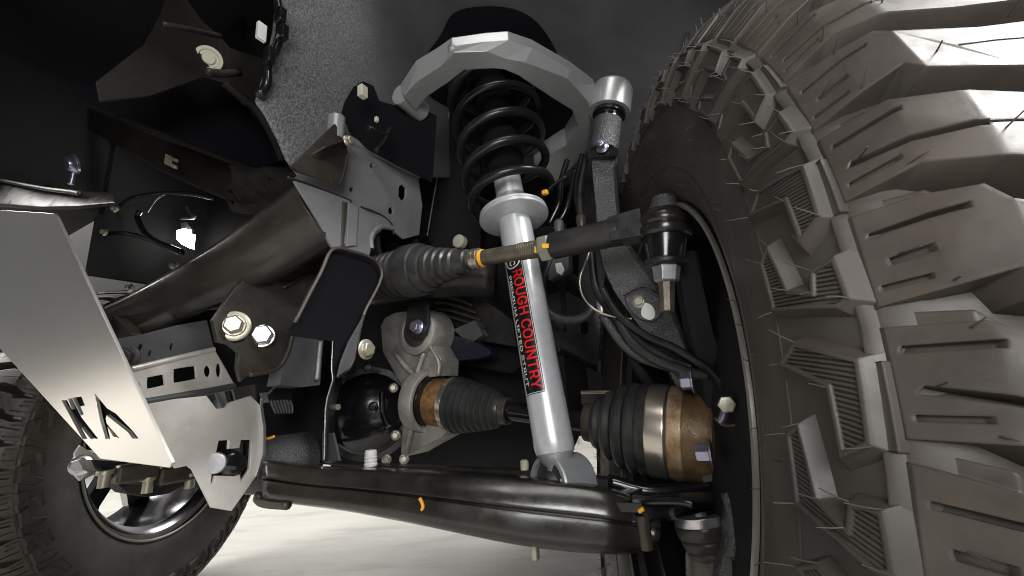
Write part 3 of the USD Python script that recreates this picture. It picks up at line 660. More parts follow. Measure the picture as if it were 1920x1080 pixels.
# ------------------------------------------------------------------ steering knuckle
kn = Thing('steering_knuckle', 'black rough cast steering knuckle with a tall curved neck beside the tyre', 'knuckle')
cl = [((1128, 282), 29, .0), ((1131, 330), 27, .0), ((1136, 390), 25, -.005), ((1142, 440), 27, -.01), ((1160, 495), 38, -.015), ((1188, 540), 46, -.02), ((1218, 585), 44, -.02), ((1243, 625), 36, -.015), ((1262, 662), 30, -.01), ((1292, 715), 34, .0)]
C = np.array([atb(p, b) for p, w, b in cl]); wd = np.array([w * np.dot(atb(p, b) - EYE, FW) / FOC for p, w, b in cl])
Cs = spline(C, 6); ws = np.interp(np.linspace(0, 1, len(Cs)), np.linspace(0, 1, len(wd)), wd); rg_ = []
for i, p in enumerate(Cs):
    d = unit(np.gradient(Cs, axis=0)[i]); v = unit(EYE - p); s = unit(np.cross(d, v)); n = unit(np.cross(s, d))
    if np.dot(n, v) < 0: n = -n
    if np.dot(s, RT) < 0: s = -s
    w = ws[i]; th = .016
    rg_.append([p - s * w * .80 + n * th * .0, p - s * w * .70 + n * th * .85, p - s * w * .3 + n * th, p + s * w * .72 + n * th * .9, p + s * w * .95 + n * th * .55, p + s * w - n * th, p - s * w * .7 - n * th * 1.5])
kn.add('neck', loft(rg_), 'cast_iron', 30)
kn.add('neck_shelf', hull([atb(p, b) for p in [(1102, 283), (1160, 277), (1158, 292), (1103, 296)] for b in (-.03, .02)]), 'black_gloss')
kn.add('pinch_bolt', hexbolt(atb((1130, 277), -.032), -B + U * .2, .0065, .010, 1.5, .006), 'zinc_violet')
hubp = T(-.105, .0, -.02)
kn.add('hub_carrier', lathe(atb((1346, 820), .0), wa, [(-.004, 0), (-.004, .050), (.0, .056), (.03, .075), (.05, .075), (.05, 0)], 48), 'black_paint', 40)
kn.add('steering_arm', loft([[atb((x - w, y), b), atb((x - w * .6, y), b - .02), atb((x + w * .8, y), b - .02), atb((x + w, y), b + .02), atb((x - w, y), b + .03)] for (x, y), w, b in (((1282, 470), 26, -.08), ((1296, 540), 28, -.07), ((1312, 620), 30, -.05), ((1335, 700), 34, -.03), ((1352, 780), 40, -.02))]), 'black_dull', 35)
kn.add('lower_leg', loft([[atb((x - w, y), b), atb((x - w * .7, y), b - .025), atb((x + w * .5, y), b - .028), atb((x + w, y), b - .01), atb((x + w, y), b + .03), atb((x - w, y), b + .04)] for (x, y), w, b in (((1372, 880), 30, -.02), ((1385, 915), 44, -.04), ((1392, 950), 48, -.047), ((1398, 1000), 50, -.055), ((1392, 1060), 56, -.06), ((1385, 1120), 60, -.06))]), 'cast_iron', 40)
kn.add('leg_edge', tube([atb(p, b) for p, b in [((1364, 925), -.075), ((1374, 965), -.083), ((1378, 1010), -.088), ((1370, 1045), -.09)]], .007, 10, 6), 'cast_iron', True)
kn.add('joint_boss', lathe(atb((1336, 1034), -.035), unit(U * .93 + L * .15), [(-.09, 0), (-.09, .027), (-.01, .029), (.0, .027), (.0, 0)], 40), 'steel_brown', 40)
kn.add('hub_bolt', hexbolt(atb((1300, 714), -.075), -L, .010, .012), 'zinc_violet')
kn.add('hub_bolt', hexbolt(atb((1335, 850), -.085), -L, .010, .014), 'zinc_violet')
kn.add('bolt_lug', hull([atb(p, b) for p in [(1300, 830), (1345, 835), (1350, 900), (1318, 905)] for b in (-.04, .0)]), 'black_gloss')
kn.add('neck_clip', plate(smoothpoly([(1172, 552), (1205, 540), (1236, 552), (1240, 585), (1222, 602), (1190, 590)], 4), lambda p: atb(p, -.045), .004), 'cast_iron')
kn.add('clip_strap', tube([atb(p, -.046) for p in [(1170, 556), (1205, 541), (1235, 554), (1239, 566)]], .0022, 6), 'black_gloss')
kn.add('clip_bolt', hexbolt(atb((1198, 566), -.046), -B, .0062, .005), 'zinc_yellow')
kn.add('clip_tab', plate(smoothpoly([(1208, 568), (1224, 575), (1228, 592), (1218, 600), (1202, 590)], 4), lambda p: atb(p, -.048), .003), 'white_plastic')
kn.done()
br = Thing('brake_backing', 'black brake disc and shield deep inside the near rim', 'brake')
br.add('brake_disc', lathe(W - wa * .06, wa, [(-.012, 0), (-.012, .168), (-.002, .17), (.01, .168), (.01, 0)], 72), 'black_dull', 40)
br.add('caliper', spheroid(W - wa * .03 + wu * -.165 + wv * .07, (.05, .045, .085)), 'steel_brown')
br.done()

# ------------------------------------------------------------------ tie rod
tr_ = Thing('tie_rod', 'black tie rod with ribbed boot and castle nut crossing in front of the strut', 'tie rod')
tb_ = -.135
def lerp(a, b, t): return a + (b - a) * t
pA, pB = atb((640, 533), tb_ + .02), atb((880, 488), tb_); d_ = unit(pB - pA); ln = np.linalg.norm(pB - pA)
def rpx(w, p): return w * np.dot(p - EYE, FW) / FOC
prof = [(0, 0), (0, .030)]
ribs = 11
for i in range(ribs):
    s0 = ln * (.02 + .53 * i / ribs); ds = ln * .53 / ribs; r0 = .033 + .003 * i / ribs
    prof += [(s0, r0 - .008), (s0 + ds * .3, r0 + .002), (s0 + ds * .65, r0 + .002), (s0 + ds * .98, r0 - .008)]
prof += [(ln * .56, .036), (ln * .585, .0415), (ln * .65, .0415), (ln * .69, .040), (ln * .695, .035), (ln * .70, .0365), (ln * .745, .034)]
for i in range(4):
    s0 = ln * (.75 + .045 * i); r0 = .030 - .0025 * i
    prof += [(s0, r0 - .004), (s0 + ln * .012, r0), (s0 + ln * .035, r0 - .001), (s0 + ln * .044, r0 - .005)]
prof += [(ln * .93, .0185), (ln * .99, .0165), (ln, .012), (ln, 0)]
tr_.add('boot', lathe(pA, d_, prof, 56), 'boot_rubber', 40)
pC, pD = atb((1030, 463), tb_ + .0), atb((1205, 424), tb_ + .0)
d1 = unit(pC - pB)
for q in ((890, 486), (897, 485)): tr_.add('boot_clip', ring(atb(q, tb_), d1, [(-.003, .010), (-.003, .0150), (.003, .0150), (.003, .010)], 30), 'clamp_steel', 40)
tr_.add('paint_mark', ring(atb((905, 484), tb_), d1, [(-.0022, .008), (-.0022, .0124), (.0022, .0124), (.0022, .008)], 30), 'orange_mark', 40)
sh = tr_.add('threaded_shaft', lathe(pB - d1 * .01, d1, [(0, 0), (0, .0112), (np.linalg.norm(pC - pB) + .01, .0112), (np.linalg.norm(pC - pB) + .01, 0)], 28), 'rod_steel', 40)
hx = []
for i in range(14): hx.append(ring(lerp(pB, pC, .66 + i * .021), d1, [(-.0009, .010), (0, .0120), (.0009, .010)], 24))
tr_.add('thread', cat_(hx), 'rod_steel', 40, sh)
tr_.add('paint_mark', hull([atb((1002 + dx, 466 + dy), tb_ - .0115) for dx in (0, 8) for dy in (-4, 8)] + [atb((1002 + dx, 466 + dy), tb_ - .009) for dx in (0, 8) for dy in (-4, 8)]), 'orange_mark', False, sh)
d2 = unit(pD - pC)
jn = tr_.add('jam_nut', lathe(pC - d2 * .012, d2, [(0, 0), (0, .0165), (.002, .018), (.014, .018), (.016, .0165), (.016, 0)], 6, .4), 'zinc_yellow', 20)
tr_.add('nut_stripe', hull([atb((1020 + dx, 462 + dy), tb_ - .018) for dx in (-4, 9) for dy in (-5, 3)] + [atb((1020 + dx, 462 + dy), tb_ - .012) for dx in (-4, 9) for dy in (-5, 3)]), 'orange_mark', False, jn)
ls = np.linalg.norm(pD - pC)
tr_.add('sleeve', lathe(pC + d2 * .003, d2, [(0, 0), (0, .0160), (.002, .0170), (ls * .72, .0172), (ls * .75, .0165), (ls * .75, 0)], 48), 'black_paint', 40)
tr_.add('sleeve_flat', loft([[pC + d2 * s + unit(np.cross(d2, B)) * w1 * sg + B * h for sg, h in ((-1, -.0165), (1, -.0165), (1, .012), (-1, .012))] for s, w1 in ((ls * .70, .0145), (ls * 1.02, .0165))]), 'black_paint', 20)
eD = atb((1247, 432), tb_); ju = unit(atb((1243, 372), tb_) - atb((1250, 585), tb_))
def jl(y): return atb((1247 + (y - 432) * .03, y), tb_)
def seg(name, y0, y1, r0, r1, m, n=40, lip=.0015, ph=0.): 
    p0, p1 = jl(y0), jl(y1); h = np.linalg.norm(p1 - p0)
    tr_.add(name, lathe(p0, unit(p1 - p0), [(0, 0), (0, r0 - lip), (lip, r0), (h - lip, r1), (h, r1 - lip), (h, 0)], n, ph), m, 30)
seg('grease_cap', 402, 370, .0185, .0135, 'cast_iron')
p0 = jl(412); tr_.add('ball_housing', lathe(p0 - ju * .018, ju, [(0, .02), (-.004, .0265), (.0, .0292), (.006, .0292), (.0085, .0255), (.011, .0285), (.017, .0290), (.022, .0265), (.028, .020), (.028, 0)], 56), 'arm_paint', 50)
seg('joint_boot', 492, 428, .0195, .0250, 'black_gloss')
seg('washer', 499, 488, .0235, .0235, 'black_paint')
seg('castle_nut', 530, 497, .0135, .0155, 'zinc', 6, .002, .4)
seg('stud_tip', 585, 526, .0080, .0095, 'rod_steel', 8, .001)
tr_.done()

# ------------------------------------------------------------------ half shaft
hs_ = Thing('half_shaft', 'drive shaft with rusty orange cups and ribbed black boots behind the strut', 'drive shaft')
def ap(x, y): return atb((x, y), .0)
def span(a, b): p0, p1 = ap(*a), ap(*b); return p0, unit(p1 - p0), np.linalg.norm(p1 - p0)
iA, iB = (803, 752), (955, 771)
p0, d0, l0 = span(iA, iB)
hs_.add('inner_cup', lathe(p0, d0, [(0, 0), (0, .040), (.004, .0425), (l0 * .30, .0425), (l0 * .31, .040), (l0 * .31, 0)], 56), 'copper_rust', 40)
hs_.add('boot_clamp', ring(p0 + d0 * l0 * .335, d0, [(-.005, .038), (-.005, .0455), (.004, .0455), (.004, .038)], 56), 'clamp_steel', 40)
prof = [(l0 * .36, 0), (l0 * .36, .043)]; nr = 8
for i in range(nr):
    s0 = l0 * (.37 + .52 * i / nr); ds = l0 * .52 / nr; r0 = .0475 - .020 * (i / nr) ** 1.15
    prof += [(s0, r0 - .005), (s0 + ds * .35, r0), (s0 + ds * .65, r0), (s0 + ds, r0 - .006)]
prof += [(l0 * .93, .020), (l0 * .99, .019), (l0 * .99, 0)]
hs_.add('inner_boot', lathe(p0, d0, prof, 64), 'boot_rubber', 40)
hs_.add('boot_clamp', ring(p0 + d0 * l0 * .965, d0, [(-.007, .017), (-.007, .0215), (.006, .0215), (.006, .017)], 40), 'steel_brown', 40)
p1, d1_, l1 = span((950, 770), (1130, 795))
hs_.add('shaft', lathe(p1, d1_, [(0, 0), (0, .0142), (l1, .0142), (l1, 0)], 32), 'black_gloss', 40)
oA, oB = (1103, 791), (1342, 818)
p2, d2_, l2 = span(oA, oB)
f2 = lambda s: l2 * s
hs_.add('boot_clamp', ring(p2 + d2_ * .004, d2_, [(-.007, .014), (-.007, .027), (.007, .028), (.007, .014)], 40), 'steel_brown', 40)
prof = [(f2(.05), 0), (f2(.05), .026)]
for i, (s, r) in enumerate(((.06, .034), (.16, .045), (.27, .0535), (.37, .0580), (.45, .0585))):
    w = .085
    prof += [(f2(s), r - .004), (f2(s + .012), r), (f2(s + w * .55), r + .0028), (f2(s + w), r - .001), (f2(s + w + .006), r - .005)]
prof += [(f2(.545), .056), (f2(.555), .0578), (f2(.57), .0578), (f2(.57), 0)]
hs_.add('outer_boot', lathe(p2, d2_, prof, 72), 'boot_rubber', 45)
hs_.add('outer_clamp', ring(p2 + d2_ * f2(.605), d2_, [(-.011, .05), (-.011, .0600), (-.009, .0606), (.010, .0606), (.012, .0600), (.012, .05)], 72), 'clamp_steel', 40)
hs_.add('clamp_shadow_ring', ring(p2 + d2_ * f2(.675), d2_, [(-.003, .05), (-.003, .0592), (.003, .0592), (.003, .05)], 72), 'boot_rubber', 40)
hs_.add('outer_cup', lathe(p2, d2_, [(f2(.80), 0), (f2(.80), .0590), (f2(.93), .0584), (f2(1.0), .0550), (f2(1.03), .048), (f2(1.03), 0)], 72), 'copper_dark', 30)
hs_.add('outer_cup_band', lathe(p2, d2_, [(f2(.69), 0), (f2(.69), .0585), (f2(.70), .0598), (f2(.79), .0600), (f2(.80), .0592), (f2(.80), 0)], 72), 'copper_bright', 30)
hs_.done()

# ------------------------------------------------------------------ differential with its cast mount
df = Thing('differential', 'black differential cover with cast aluminium mount holding the inner shaft', 'differential')
dc = atb((690, 775), .03); dd = unit(-B * .75 + L * .55)
df.add('cover', lathe(dc, dd, [(-.09, 0), (-.09, .082), (-.01, .082), (.004, .079), (.014, .066), (.022, .045), (.025, .02), (.025, 0)], 56), 'black_gloss', 45)
df.add('cover_flange', ring(dc - dd * .012, dd, [(-.008, .07), (-.008, .094), (.004, .094), (.004, .07)], 56), 'black_paint', 40)
for q in ((738, 727), (700, 762), (742, 816), (725, 861), (758, 860), (690, 690), (646, 700)):
    df.add('cover_bolt', hexbolt(atb(q, -.01), dd, .0062, .007), 'zinc_yellow' if q[0] > 720 else 'black_gloss')
df.add('rib', tube([atb(p, -.005) for p in [(716, 735), (718, 775), (728, 800)]], .006, 8), 'black_gloss')
hp = [(714, 612), (722, 596), (742, 586), (760, 584), (800, 592), (812, 615), (808, 640), (826, 672), (824, 705), (800, 708), (790, 740), (790, 790), (842, 800), (832, 818), (790, 840), (765, 855), (752, 852), (756, 770), (752, 720), (735, 690), (718, 660)]
df.add('mount_casting', plate(hp, lambda p: atb(p, -.02), .055), 'cast_aluminium', 25)
ec2 = atb((782, 622), -.025); 
df.add('mount_ear', ring(ec2, -B, [(-.055, .022), (-.055, .043), (-.004, .0445), (.004, .041), (.007, .034), (.007, .029), (.004, .027), (-.055, .027)], 56), 'cast_aluminium', 40)
df.add('ear_bush', lathe(ec2 - B * -.01, -B, [(0, 0), (0, .029), (.014, .029), (.018, .022), (.018, 0)], 40), 'boot_rubber', 40)
df.add('casting_rib', tube([atb(p, -.028) for p in [(742, 662), (762, 690), (779, 712), (776, 780), (762, 848)]], .006, 8, 6, .7), 'cast_aluminium', True)
df.add('casting_rib', tube([atb(p, -.028) for p in [(795, 662), (785, 690), (779, 712)]], .005, 8, 6, .7), 'cast_aluminium', True)
df.add('casting_rib', tube([atb(p, -.028) for p in [(806, 648), (823, 680), (822, 704)]], .004, 8, 6, .7), 'cast_aluminium', True)
rp = atb((806, 752), -.01)
df.add('seal_ring', ring(rp, d0, [(-.025, .03), (-.025, .053), (-.004, .055), (.002, .053), (.002, .046), (-.004, .044), (-.012, .03)], 56), 'cast_aluminium', 40)
df.add('seal', ring(rp, d0, [(-.012, .03), (-.004, .0435), (.004, .0435), (.006, .040), (.006, .03)], 48), 'black_gloss', 40)
df.add('hanger_strap', plate([(765, 570), (802, 562), (803, 606), (797, 628), (783, 637), (768, 630), (760, 612)], lambda p: atb(p, -.045), .006), 'black_paint')
df.add('hanger_bolt', hexbolt(atb((783, 613), -.046), -B, .0098, .010, 1.35), 'zinc_violet')
df.done()
sr = Thing('steering_rack', 'black ribbed steering rack casting below the tie rod boot', 'steering rack')
sr.add('rack_tube', tube([atb((690, 540), -.05), atb((760, 528), -.05), atb((850, 520), -.03), atb((930, 520), .0)], .035, 20, 4), 'black_paint', True)
sr.add('rack_casting', plate([(845, 540), (870, 530), (905, 560), (960, 600), (968, 650), (905, 640), (850, 610)], lambda p: atb(p, .05), .05), 'black_paint', 25)
for k in range(4): sr.add('casting_rib', tube([atb(p, .04) for p in [(812 + k * 4, 556 + k * 12), (850, 560 + k * 12), (885 + k * 8, 572 + k * 14)]], .003, 6, 5), 'dark_brown', True)
sr.add('cover_plate', plate([(850, 618), (890, 600), (905, 628), (880, 645)], lambda p: atb(p, .03), .03), 'frame_dark')
sr.add('blue_cover', plate(smoothpoly([(828, 650), (850, 630), (900, 645), (918, 665), (870, 675), (838, 672)], 4), lambda p: atb(p, .03), .03), 'blue_black')
sr.add('end_bolt', lathe(atb((866, 455), .02), -B, [(0, 0), (0, .013), (.012, .013), (.014, .010), (.014, 0)], 24), 'beige_plastic', 40)
sr.done()

# ------------------------------------------------------------------ lower control arm
lca = Thing('lower_control_arm', 'long black pressed lower control arm with an orange paint mark', 'control arm')
xs = [492, 520, 570, 640, 720, 800, 880, 960, 1040, 1105, 1150, 1190, 1222, 1238]
yt = [862, 864, 872, 877, 879, 882, 886, 892, 900, 908, 918, 934, 958, 972]
yb = [936, 942, 948, 957, 971, 987, 1004, 1020, 1032, 1038, 1040, 1038, 1028, 1012]
def lb(x): return -.215 + (x - 495) / 825 * .17
rings_ = []
for x, a_, b_ in zip(xs, yt, yb):
    bb = lb(x); sc = 1. if x < 1190 else .75
    def q(v, o): return atb((x, a_ + (b_ - a_) * v), bb + o * sc)
    rings_.append([q(0, .075), q(-.02, .03), q(.0, .006), q(.03, -.012), q(.09, -.022), q(.40, -.030), q(.455, -.030), q(.475, -.025), q(.50, -.025), q(.52, -.031), q(.80, -.036), q(.93, -.033), q(.985, -.022), q(1., .005), q(1.0, .07)])
R2 = []                                                            # smooth along the length
R_ = np.array(rings_); tt_ = np.linspace(0, 1, len(R_)); 
from scipy.interpolate import CubicSpline, PchipInterpolator
R2 = PchipInterpolator(np.array(xs, float), R_, axis=0)(np.linspace(492, 1238, 60))
wv_ = meshkit.fbm(R2 * 14., 3, 4)[..., None] - .5
lca.add('beam', loft(R2 + wv_ * .0035 * B), 'arm_paint', 50)
lca.add('pivot_tube', lathe(atb((508, 868), -.17), unit(B), [(-.045, 0), (-.045, .036), (-.03, .041), (.06, .041), (.06, 0)], 40), 'cast_iron', 40)
lca.add('pivot_lip', tube([atb(p, -.235) for p in [(486, 925), (484, 937), (500, 944), (540, 947)]], .006, 8), 'steel_brown', True)
lca.add('rear_flange', plate([(560, 866), (700, 872), (860, 878), (1000, 884), (1140, 900), (1140, 916), (980, 900), (700, 880)], lambda p: atb(p, -.06), .02), 'black_paint')
lca.add('strut_pocket', plate3([T(l, b, atb((1060, 905), -.07) [2] - W[2] - .012) for l, b in ((-.34, -.02), (-.16, .0), (-.14, -.10), (-.32, -.12))], .01, n=U), 'black_gloss')
lca.add('neck', loft([[atb((x, y0), b + .04), atb((x, y0), b - .01), atb((x, (y0 + y1) / 2), b - .022), atb((x, y1), b - .01), atb((x, y1), b + .04)] for x, y0, y1, b in ((1185, 928, 1030, -.075), (1215, 930, 1026, -.07), (1240, 928, 985, -.06), (1280, 924, 968, -.045), (1325, 921, 958, -.035), (1352, 922, 955, -.03))]), 'black_gloss', 40)
lca.add('end_lip', lathe(atb((1203, 966), -.098), unit(-U + .05 * L), [(0, 0), (0, .0075), (.034, .0070), (.036, 0)], 16), 'steel_brown', 40)
lca.add('neck_highlight_fold', tube([atb(p, -.088) for p in [(1190, 948), (1220, 941), (1275, 941), (1300, 946)]], .0042, 10), 'black_gloss', True)
lca.add('front_stay', tube([atb(p, b) for p, b in [((1140, 902), -.03), ((1230, 922), -.02), ((1345, 905), -.02)]], .009, 12), 'black_gloss', True)
ju2 = unit(U * .97 - L * .10)
jb = atb((1312, 968), -.04)
lca.add('joint_ring', ring(jb, ju2, [(-.006, .02), (-.006, .0300), (.004, .0305), (.004, .02)], 48), 'zinc', 40)
lca.add('joint_boot', lathe(jb - ju2 * .006, -ju2, [(0, 0), (0, .0295), (.004, .0310), (.014, .0290), (.016, .026), (.018, .0275), (.026, .0255), (.028, .023), (.030, .0245), (.038, .022), (.038, 0)], 48), 'dark_brown', 40)
lca.add('paint_mark', tube([atb(p, lb(790) - .0335) for p in [(787, 934), (791, 942), (793, 950), (791, 957)]], .0021, 8, 6), 'orange_mark', True)
lca.add('paint_mark', tube([atb(p, -.102) for p in [(1198, 960), (1203, 956), (1207, 954)]], .0026, 8, 4), 'orange_mark', True)
lca.add('paint_mark', tube([atb(p, -.21) for p in [(494, 823), (505, 822), (514, 818)]], .002, 8, 4), 'orange_mark', True)
lca.add('weld_tab', block(atb((1057, 901), -.095), L, B, U, (.009, .004, .004)), 'beige_plastic')
lca.add('hanging_bolt', lathe(atb((1003, 1026), -.09), -U, [(-.02, 0), (-.02, .0052), (.012, .0052), (.014, .004), (.014, 0)], 16), 'zinc_yellow', 40)
lca.add('bump_stop', lathe(atb((695, 874), -.10), unit(U), [(0, 0), (0, .0100), (.004, .0105), (.005, .0095), (.009, .0103), (.010, .0093), (.014, .0101), (.015, .0091), (.019, .0098), (.024, .0085), (.024, 0)], 28), 'white_plastic', 40)
lca.add('stop_pin', lathe(atb((984, 882), -.05), U, [(0, 0), (0, .006), (.012, .006), (.014, .004), (.014, 0)], 16), 'beige_plastic', 40)
lca.done()

# ------------------------------------------------------------------ brackets, crossmember and skid plate at the left
cm = Thing('crossmember', 'brown painted crossmember tube sloping down left to the skid plate', 'crossmember')
cs = [((205, 612), 36, -.36), ((250, 596), 40, -.345), ((340, 553), 45, -.32), ((450, 497), 54, -.29), ((540, 442), 62, -.265), ((600, 402), 66, -.25)]
rg_ = []
for (x, y), w, b in cs:
    p = atb((x, y), b); r = rpx(w, p); dirn = unit(atb((610, 395), -.235) - atb((205, 606), -.36)); v = unit(EYE - p); s = unit(np.cross(dirn, v)); n = np.cross(s, dirn)
    if s[2] < 0: s = -s
    if np.dot(n, v) < 0: n = -n
    rg_.append([p + r * (sy * s + sn * n) for sy, sn in ((1, -.7), (1, .1), (.85, .45), (.45, .72), (-.2, .80), (-.7, .62), (-.98, .25), (-1, -.7))])
cm.add('tube', loft(np.array(PchipInterpolator(np.arange(len(rg_)), np.array(rg_), axis=0)(np.linspace(0, len(rg_) - 1, 26)))), 'crossmember_paint', 45)
fb = lambda p: atl(p, -.60)
fpoly = [(520, 470), (600, 452), (640, 462), (628, 474), (604, 505), (580, 545), (560, 590), (548, 630), (540, 660), (524, 688), (500, 698), (468, 702), (452, 715), (446, 690), (448, 660), (430, 645), (408, 640), (400, 600), (440, 540)]
fl_ = cm.add('bolt_flange', plate(fpoly, fb, .008), 'dark_brown')
cm.add('flange_edge', tube([fb(p) for p in [(640, 463), (625, 476), (604, 505), (580, 545), (560, 590), (548, 630), (540, 660), (524, 688), (500, 698), (468, 703)]], .0028, 8, 5), 'steel_brown', True)
cm.add('flange_ripple', tube([fb(p) for p in [(530, 540), (565, 520), (590, 515)]], .006, 8, 5, .5), 'dark_brown', True)
b1 = atl((440, 612), -.60); nb = unit(L * .8 - B * .55)
cm.add('washer_plate', lathe(b1, nb, [(0, 0), (0, .020), (.004, .020), (.006, .017), (.006, 0)], 36), 'zinc_yellow', 40, fl_)
cm.add('flange_bolt', hexbolt(b1 + nb * .006, nb, .0118, .014, 1.2), 'zinc_yellow', 35, fl_)
cm.add('flange_bolt', hexbolt(atl((492, 630), -.60), nb, .0138, .018, 1.2, phase=.1), 'zinc', 35, fl_)
ring_end = smoothpoly([(198, 600), (212, 590), (245, 625), (222, 640), (205, 625)], 4)
cm.add('tube_end', plate(ring_end, lambda p: atb(p, -.37), .012), 'steel_brown')
for q, r in (((172, 582), .012), ((186, 580), .008)): cm.add('end_bolt', hexbolt(atb(q, -.37), -B, r, .012), 'zinc')
cm.done()
ch = Thing('perforated_channel', 'pale steel channel with rectangular cutouts under the crossmember tube', 'channel')
f = lambda p: atl(p, -.715); g = lambda p: atl(p, -.70)
ch.add('upper_web', plate([(212, 636), (262, 628), (330, 610), (388, 600), (402, 655), (330, 672), (250, 692), (230, 670)], f, .004, [circ((263, 651), 4, 8, 8, .4), circ((281, 662), 2.5, 8, 7, .3), circ((321, 650), 2.5, 8, 8, .2)]), 'frame_dark')
def rrect(a, b, c, d): return smoothpoly([lerp(np.array(a), np.array(b), .08), lerp(np.array(a), np.array(b), .92), lerp(np.array(b), np.array(c), .12), lerp(np.array(b), np.array(c), .88), lerp(np.array(c), np.array(d), .08), lerp(np.array(c), np.array(d), .92), lerp(np.array(d), np.array(a), .12), lerp(np.array(d), np.array(a), .88)], 3)
ch.add('lower_web', plate([(248, 692), (330, 672), (402, 655), (418, 682), (440, 722), (400, 730), (260, 754), (246, 730)], g, .004, [rrect((276, 708), (307, 702), (309, 722), (276, 729)), rrect((326, 692), (366, 686), (368, 710), (326, 718)), circ((389, 696), 6.5, 14, 11), circ((410, 694), 5, 14, 14), circ((260, 722), 3, 8, 7)]), 'bracket_steel')
ch.add('fold', tube([g((248, 692)), g((330, 672)), g((402, 655))], .004, 8, 1), 'bracket_steel', True)
ch.add('lower_fold', tube([g((260, 756)), g((400, 732)), g((440, 724))], .005, 8, 1), 'frame_dark', True)
ch.add('hanger_nut', hexbolt(atl((232, 670), -.72), nb, .012, .012), 'dark_brown')
ch.done()
sb = Thing('skid_bracket', 'pale steel skid plate bracket hanging with a U slot and bolt', 'bracket')
f = lambda p: atl(p, -.655)
outer = [(262, 760), (330, 748), (387, 742), (406, 767), (424, 764), (430, 755), (470, 742), (488, 760), (494, 800), (494, 850), (480, 893), (458, 925), (434, 958), (398, 952), (362, 880), (352, 873), (330, 878), (300, 830)]
slot = [(410, 826), (427, 825), (427, 842), (444, 843), (444, 826), (465, 825), (462, 880), (452, 905), (436, 930), (420, 934), (404, 926), (404, 895), (396, 908), (394, 905), (400, 880)]
slot = [(410, 826), (430, 825), (429, 842), (449, 840), (452, 825), (472, 825), (468, 880), (452, 905), (450, 890), (442, 893), (404, 892), (400, 908), (395, 906), (398, 880)]
sb.add('bracket_plate', plate(outer, f, .0055, [slot]), 'bracket_steel')
sb.add('bracket_edge', loft([[atl((x, y), -.655), atl((x, y), -.650), atl((x + 6, y), -.650), atl((x + 6, y), -.655)] for x, y in ((516, 722), (489, 748), (487, 762), (493, 800), (493, 850), (479, 893))]), 'zinc', 30)
sb.add('slot_backing', plate([(392, 818), (480, 818), (470, 915), (392, 915)], lambda p: atl(p, -.70), .004), 'black_paint')
sb.add('slot_wall', plate([(449, 827), (456, 826), (452, 890), (441, 918), (425, 934), (438, 905), (446, 880)], lambda p: atl(p, -.662), .02), 'steel_brown')
bb_ = atl((428, 868), -.69)
sb.add('bolt_shank', lathe(bb_, unit(L - B * .3), [(0, 0), (0, .015), (.028, .016), (.03, .012), (.03, 0)], 24), 'black_gloss', 40)
sb.add('bolt_head', lathe(atl((404, 868), -.655), nb, [(0, 0), (0, .0135), (.003, .0135), (.0045, .012), (.0045, 0)], 32), 'zinc', 40)
sb.add('violet_washer', hull([atl(p, l) for p in [(422, 873), (442, 874), (442, 881), (424, 879)] for l in (-.672, -.66)]), 'zinc_violet')
sb.done()
sk = Thing('skid_plate', 'large plain silver skid plate with cut out letters at far left', 'skid plate')
pa, pb = atb((100, 400), -.47), atb((320, 872), -.40)
nn = unit(np.cross(L, pb - pa)); dn = np.dot(pa - EYE, nn)
f = lambda p: on(p, nn, dn)
z = lambda L_: [(x / 3., 720 + y / 3.) for x, y in L_]
cuts = [z(c) for c in ([(352, 95), (374, 95), (485, 305), (466, 305)], [(388, 85), (402, 85), (455, 190), (545, 305), (512, 305), (430, 205)], [(412, 80), (455, 75), (472, 118), (446, 122), (466, 168), (456, 172)], [(535, 62), (600, 140), (650, 170), (740, 262), (772, 303), (748, 303), (722, 268), (598, 170), (590, 195), (615, 305), (594, 305), (566, 205)], [(606, 235), (662, 300), (640, 294)])]
cuts = [list(Polygon(c).buffer(1.3, join_style=2).exterior.coords)[:-1] for c in cuts]
sk.add('plate', plate([(-140, 384), (-60, 390), (100, 400), (106, 408), (322, 868), (318, 877), (188, 860), (-140, 500)], f, .003, cuts), 'skid_steel')
sk.add('backing', plate([(40, 640), (120, 690), (200, 690), (280, 840), (190, 846)], lambda p: on(p, nn, dn * 1.03), .004), 'black_void')  # black sheet stands in for the shade behind the cut letters
sk.done()
far = Thing('skid_mount', 'dark mount with bolts under the lower edge of the skid plate', 'mount')
f = lambda p: atl(p, -.98)
far.add('cradle', plate([(170, 862), (330, 872), (362, 880), (352, 905), (318, 925), (280, 932), (240, 925), (205, 895), (180, 882)], f, .05), 'black_paint')
far.add('cradle_lip', tube([f(p) for p in [(180, 880), (215, 895), (275, 902), (345, 893)]], .007, 8), 'dark_brown', True)
for q in ((277, 908), (356, 900), (196, 897)): far.add('mount_bolt', lathe(atl(q, -.96), -U, [(-.012, 0), (-.012, .012), (-.006, .012), (-.006, .008), (.014, .008), (.014, 0)], 16), 'zinc_yellow', 40)
for q in ((255, 885), (330, 888)): far.add('mount_pad', block(atl(q, -.965), L, B, U, (.03, .06, .03)), 'steel_brown')
far.done()
fm = Thing('far_bracket', 'pale bracket end with violet bolt left of the skid plate tip', 'bracket')
f = lambda p: atl(p, -1.08)
fm.add('bracket_plate', plate([(140, 850), (150, 835), (195, 862), (150, 902), (141, 892)], f, .006), 'bracket_steel')
fm.add('bolt', hexbolt(atl((152, 872), -1.07), nb, .012, .014), 'zinc')
fm.done()

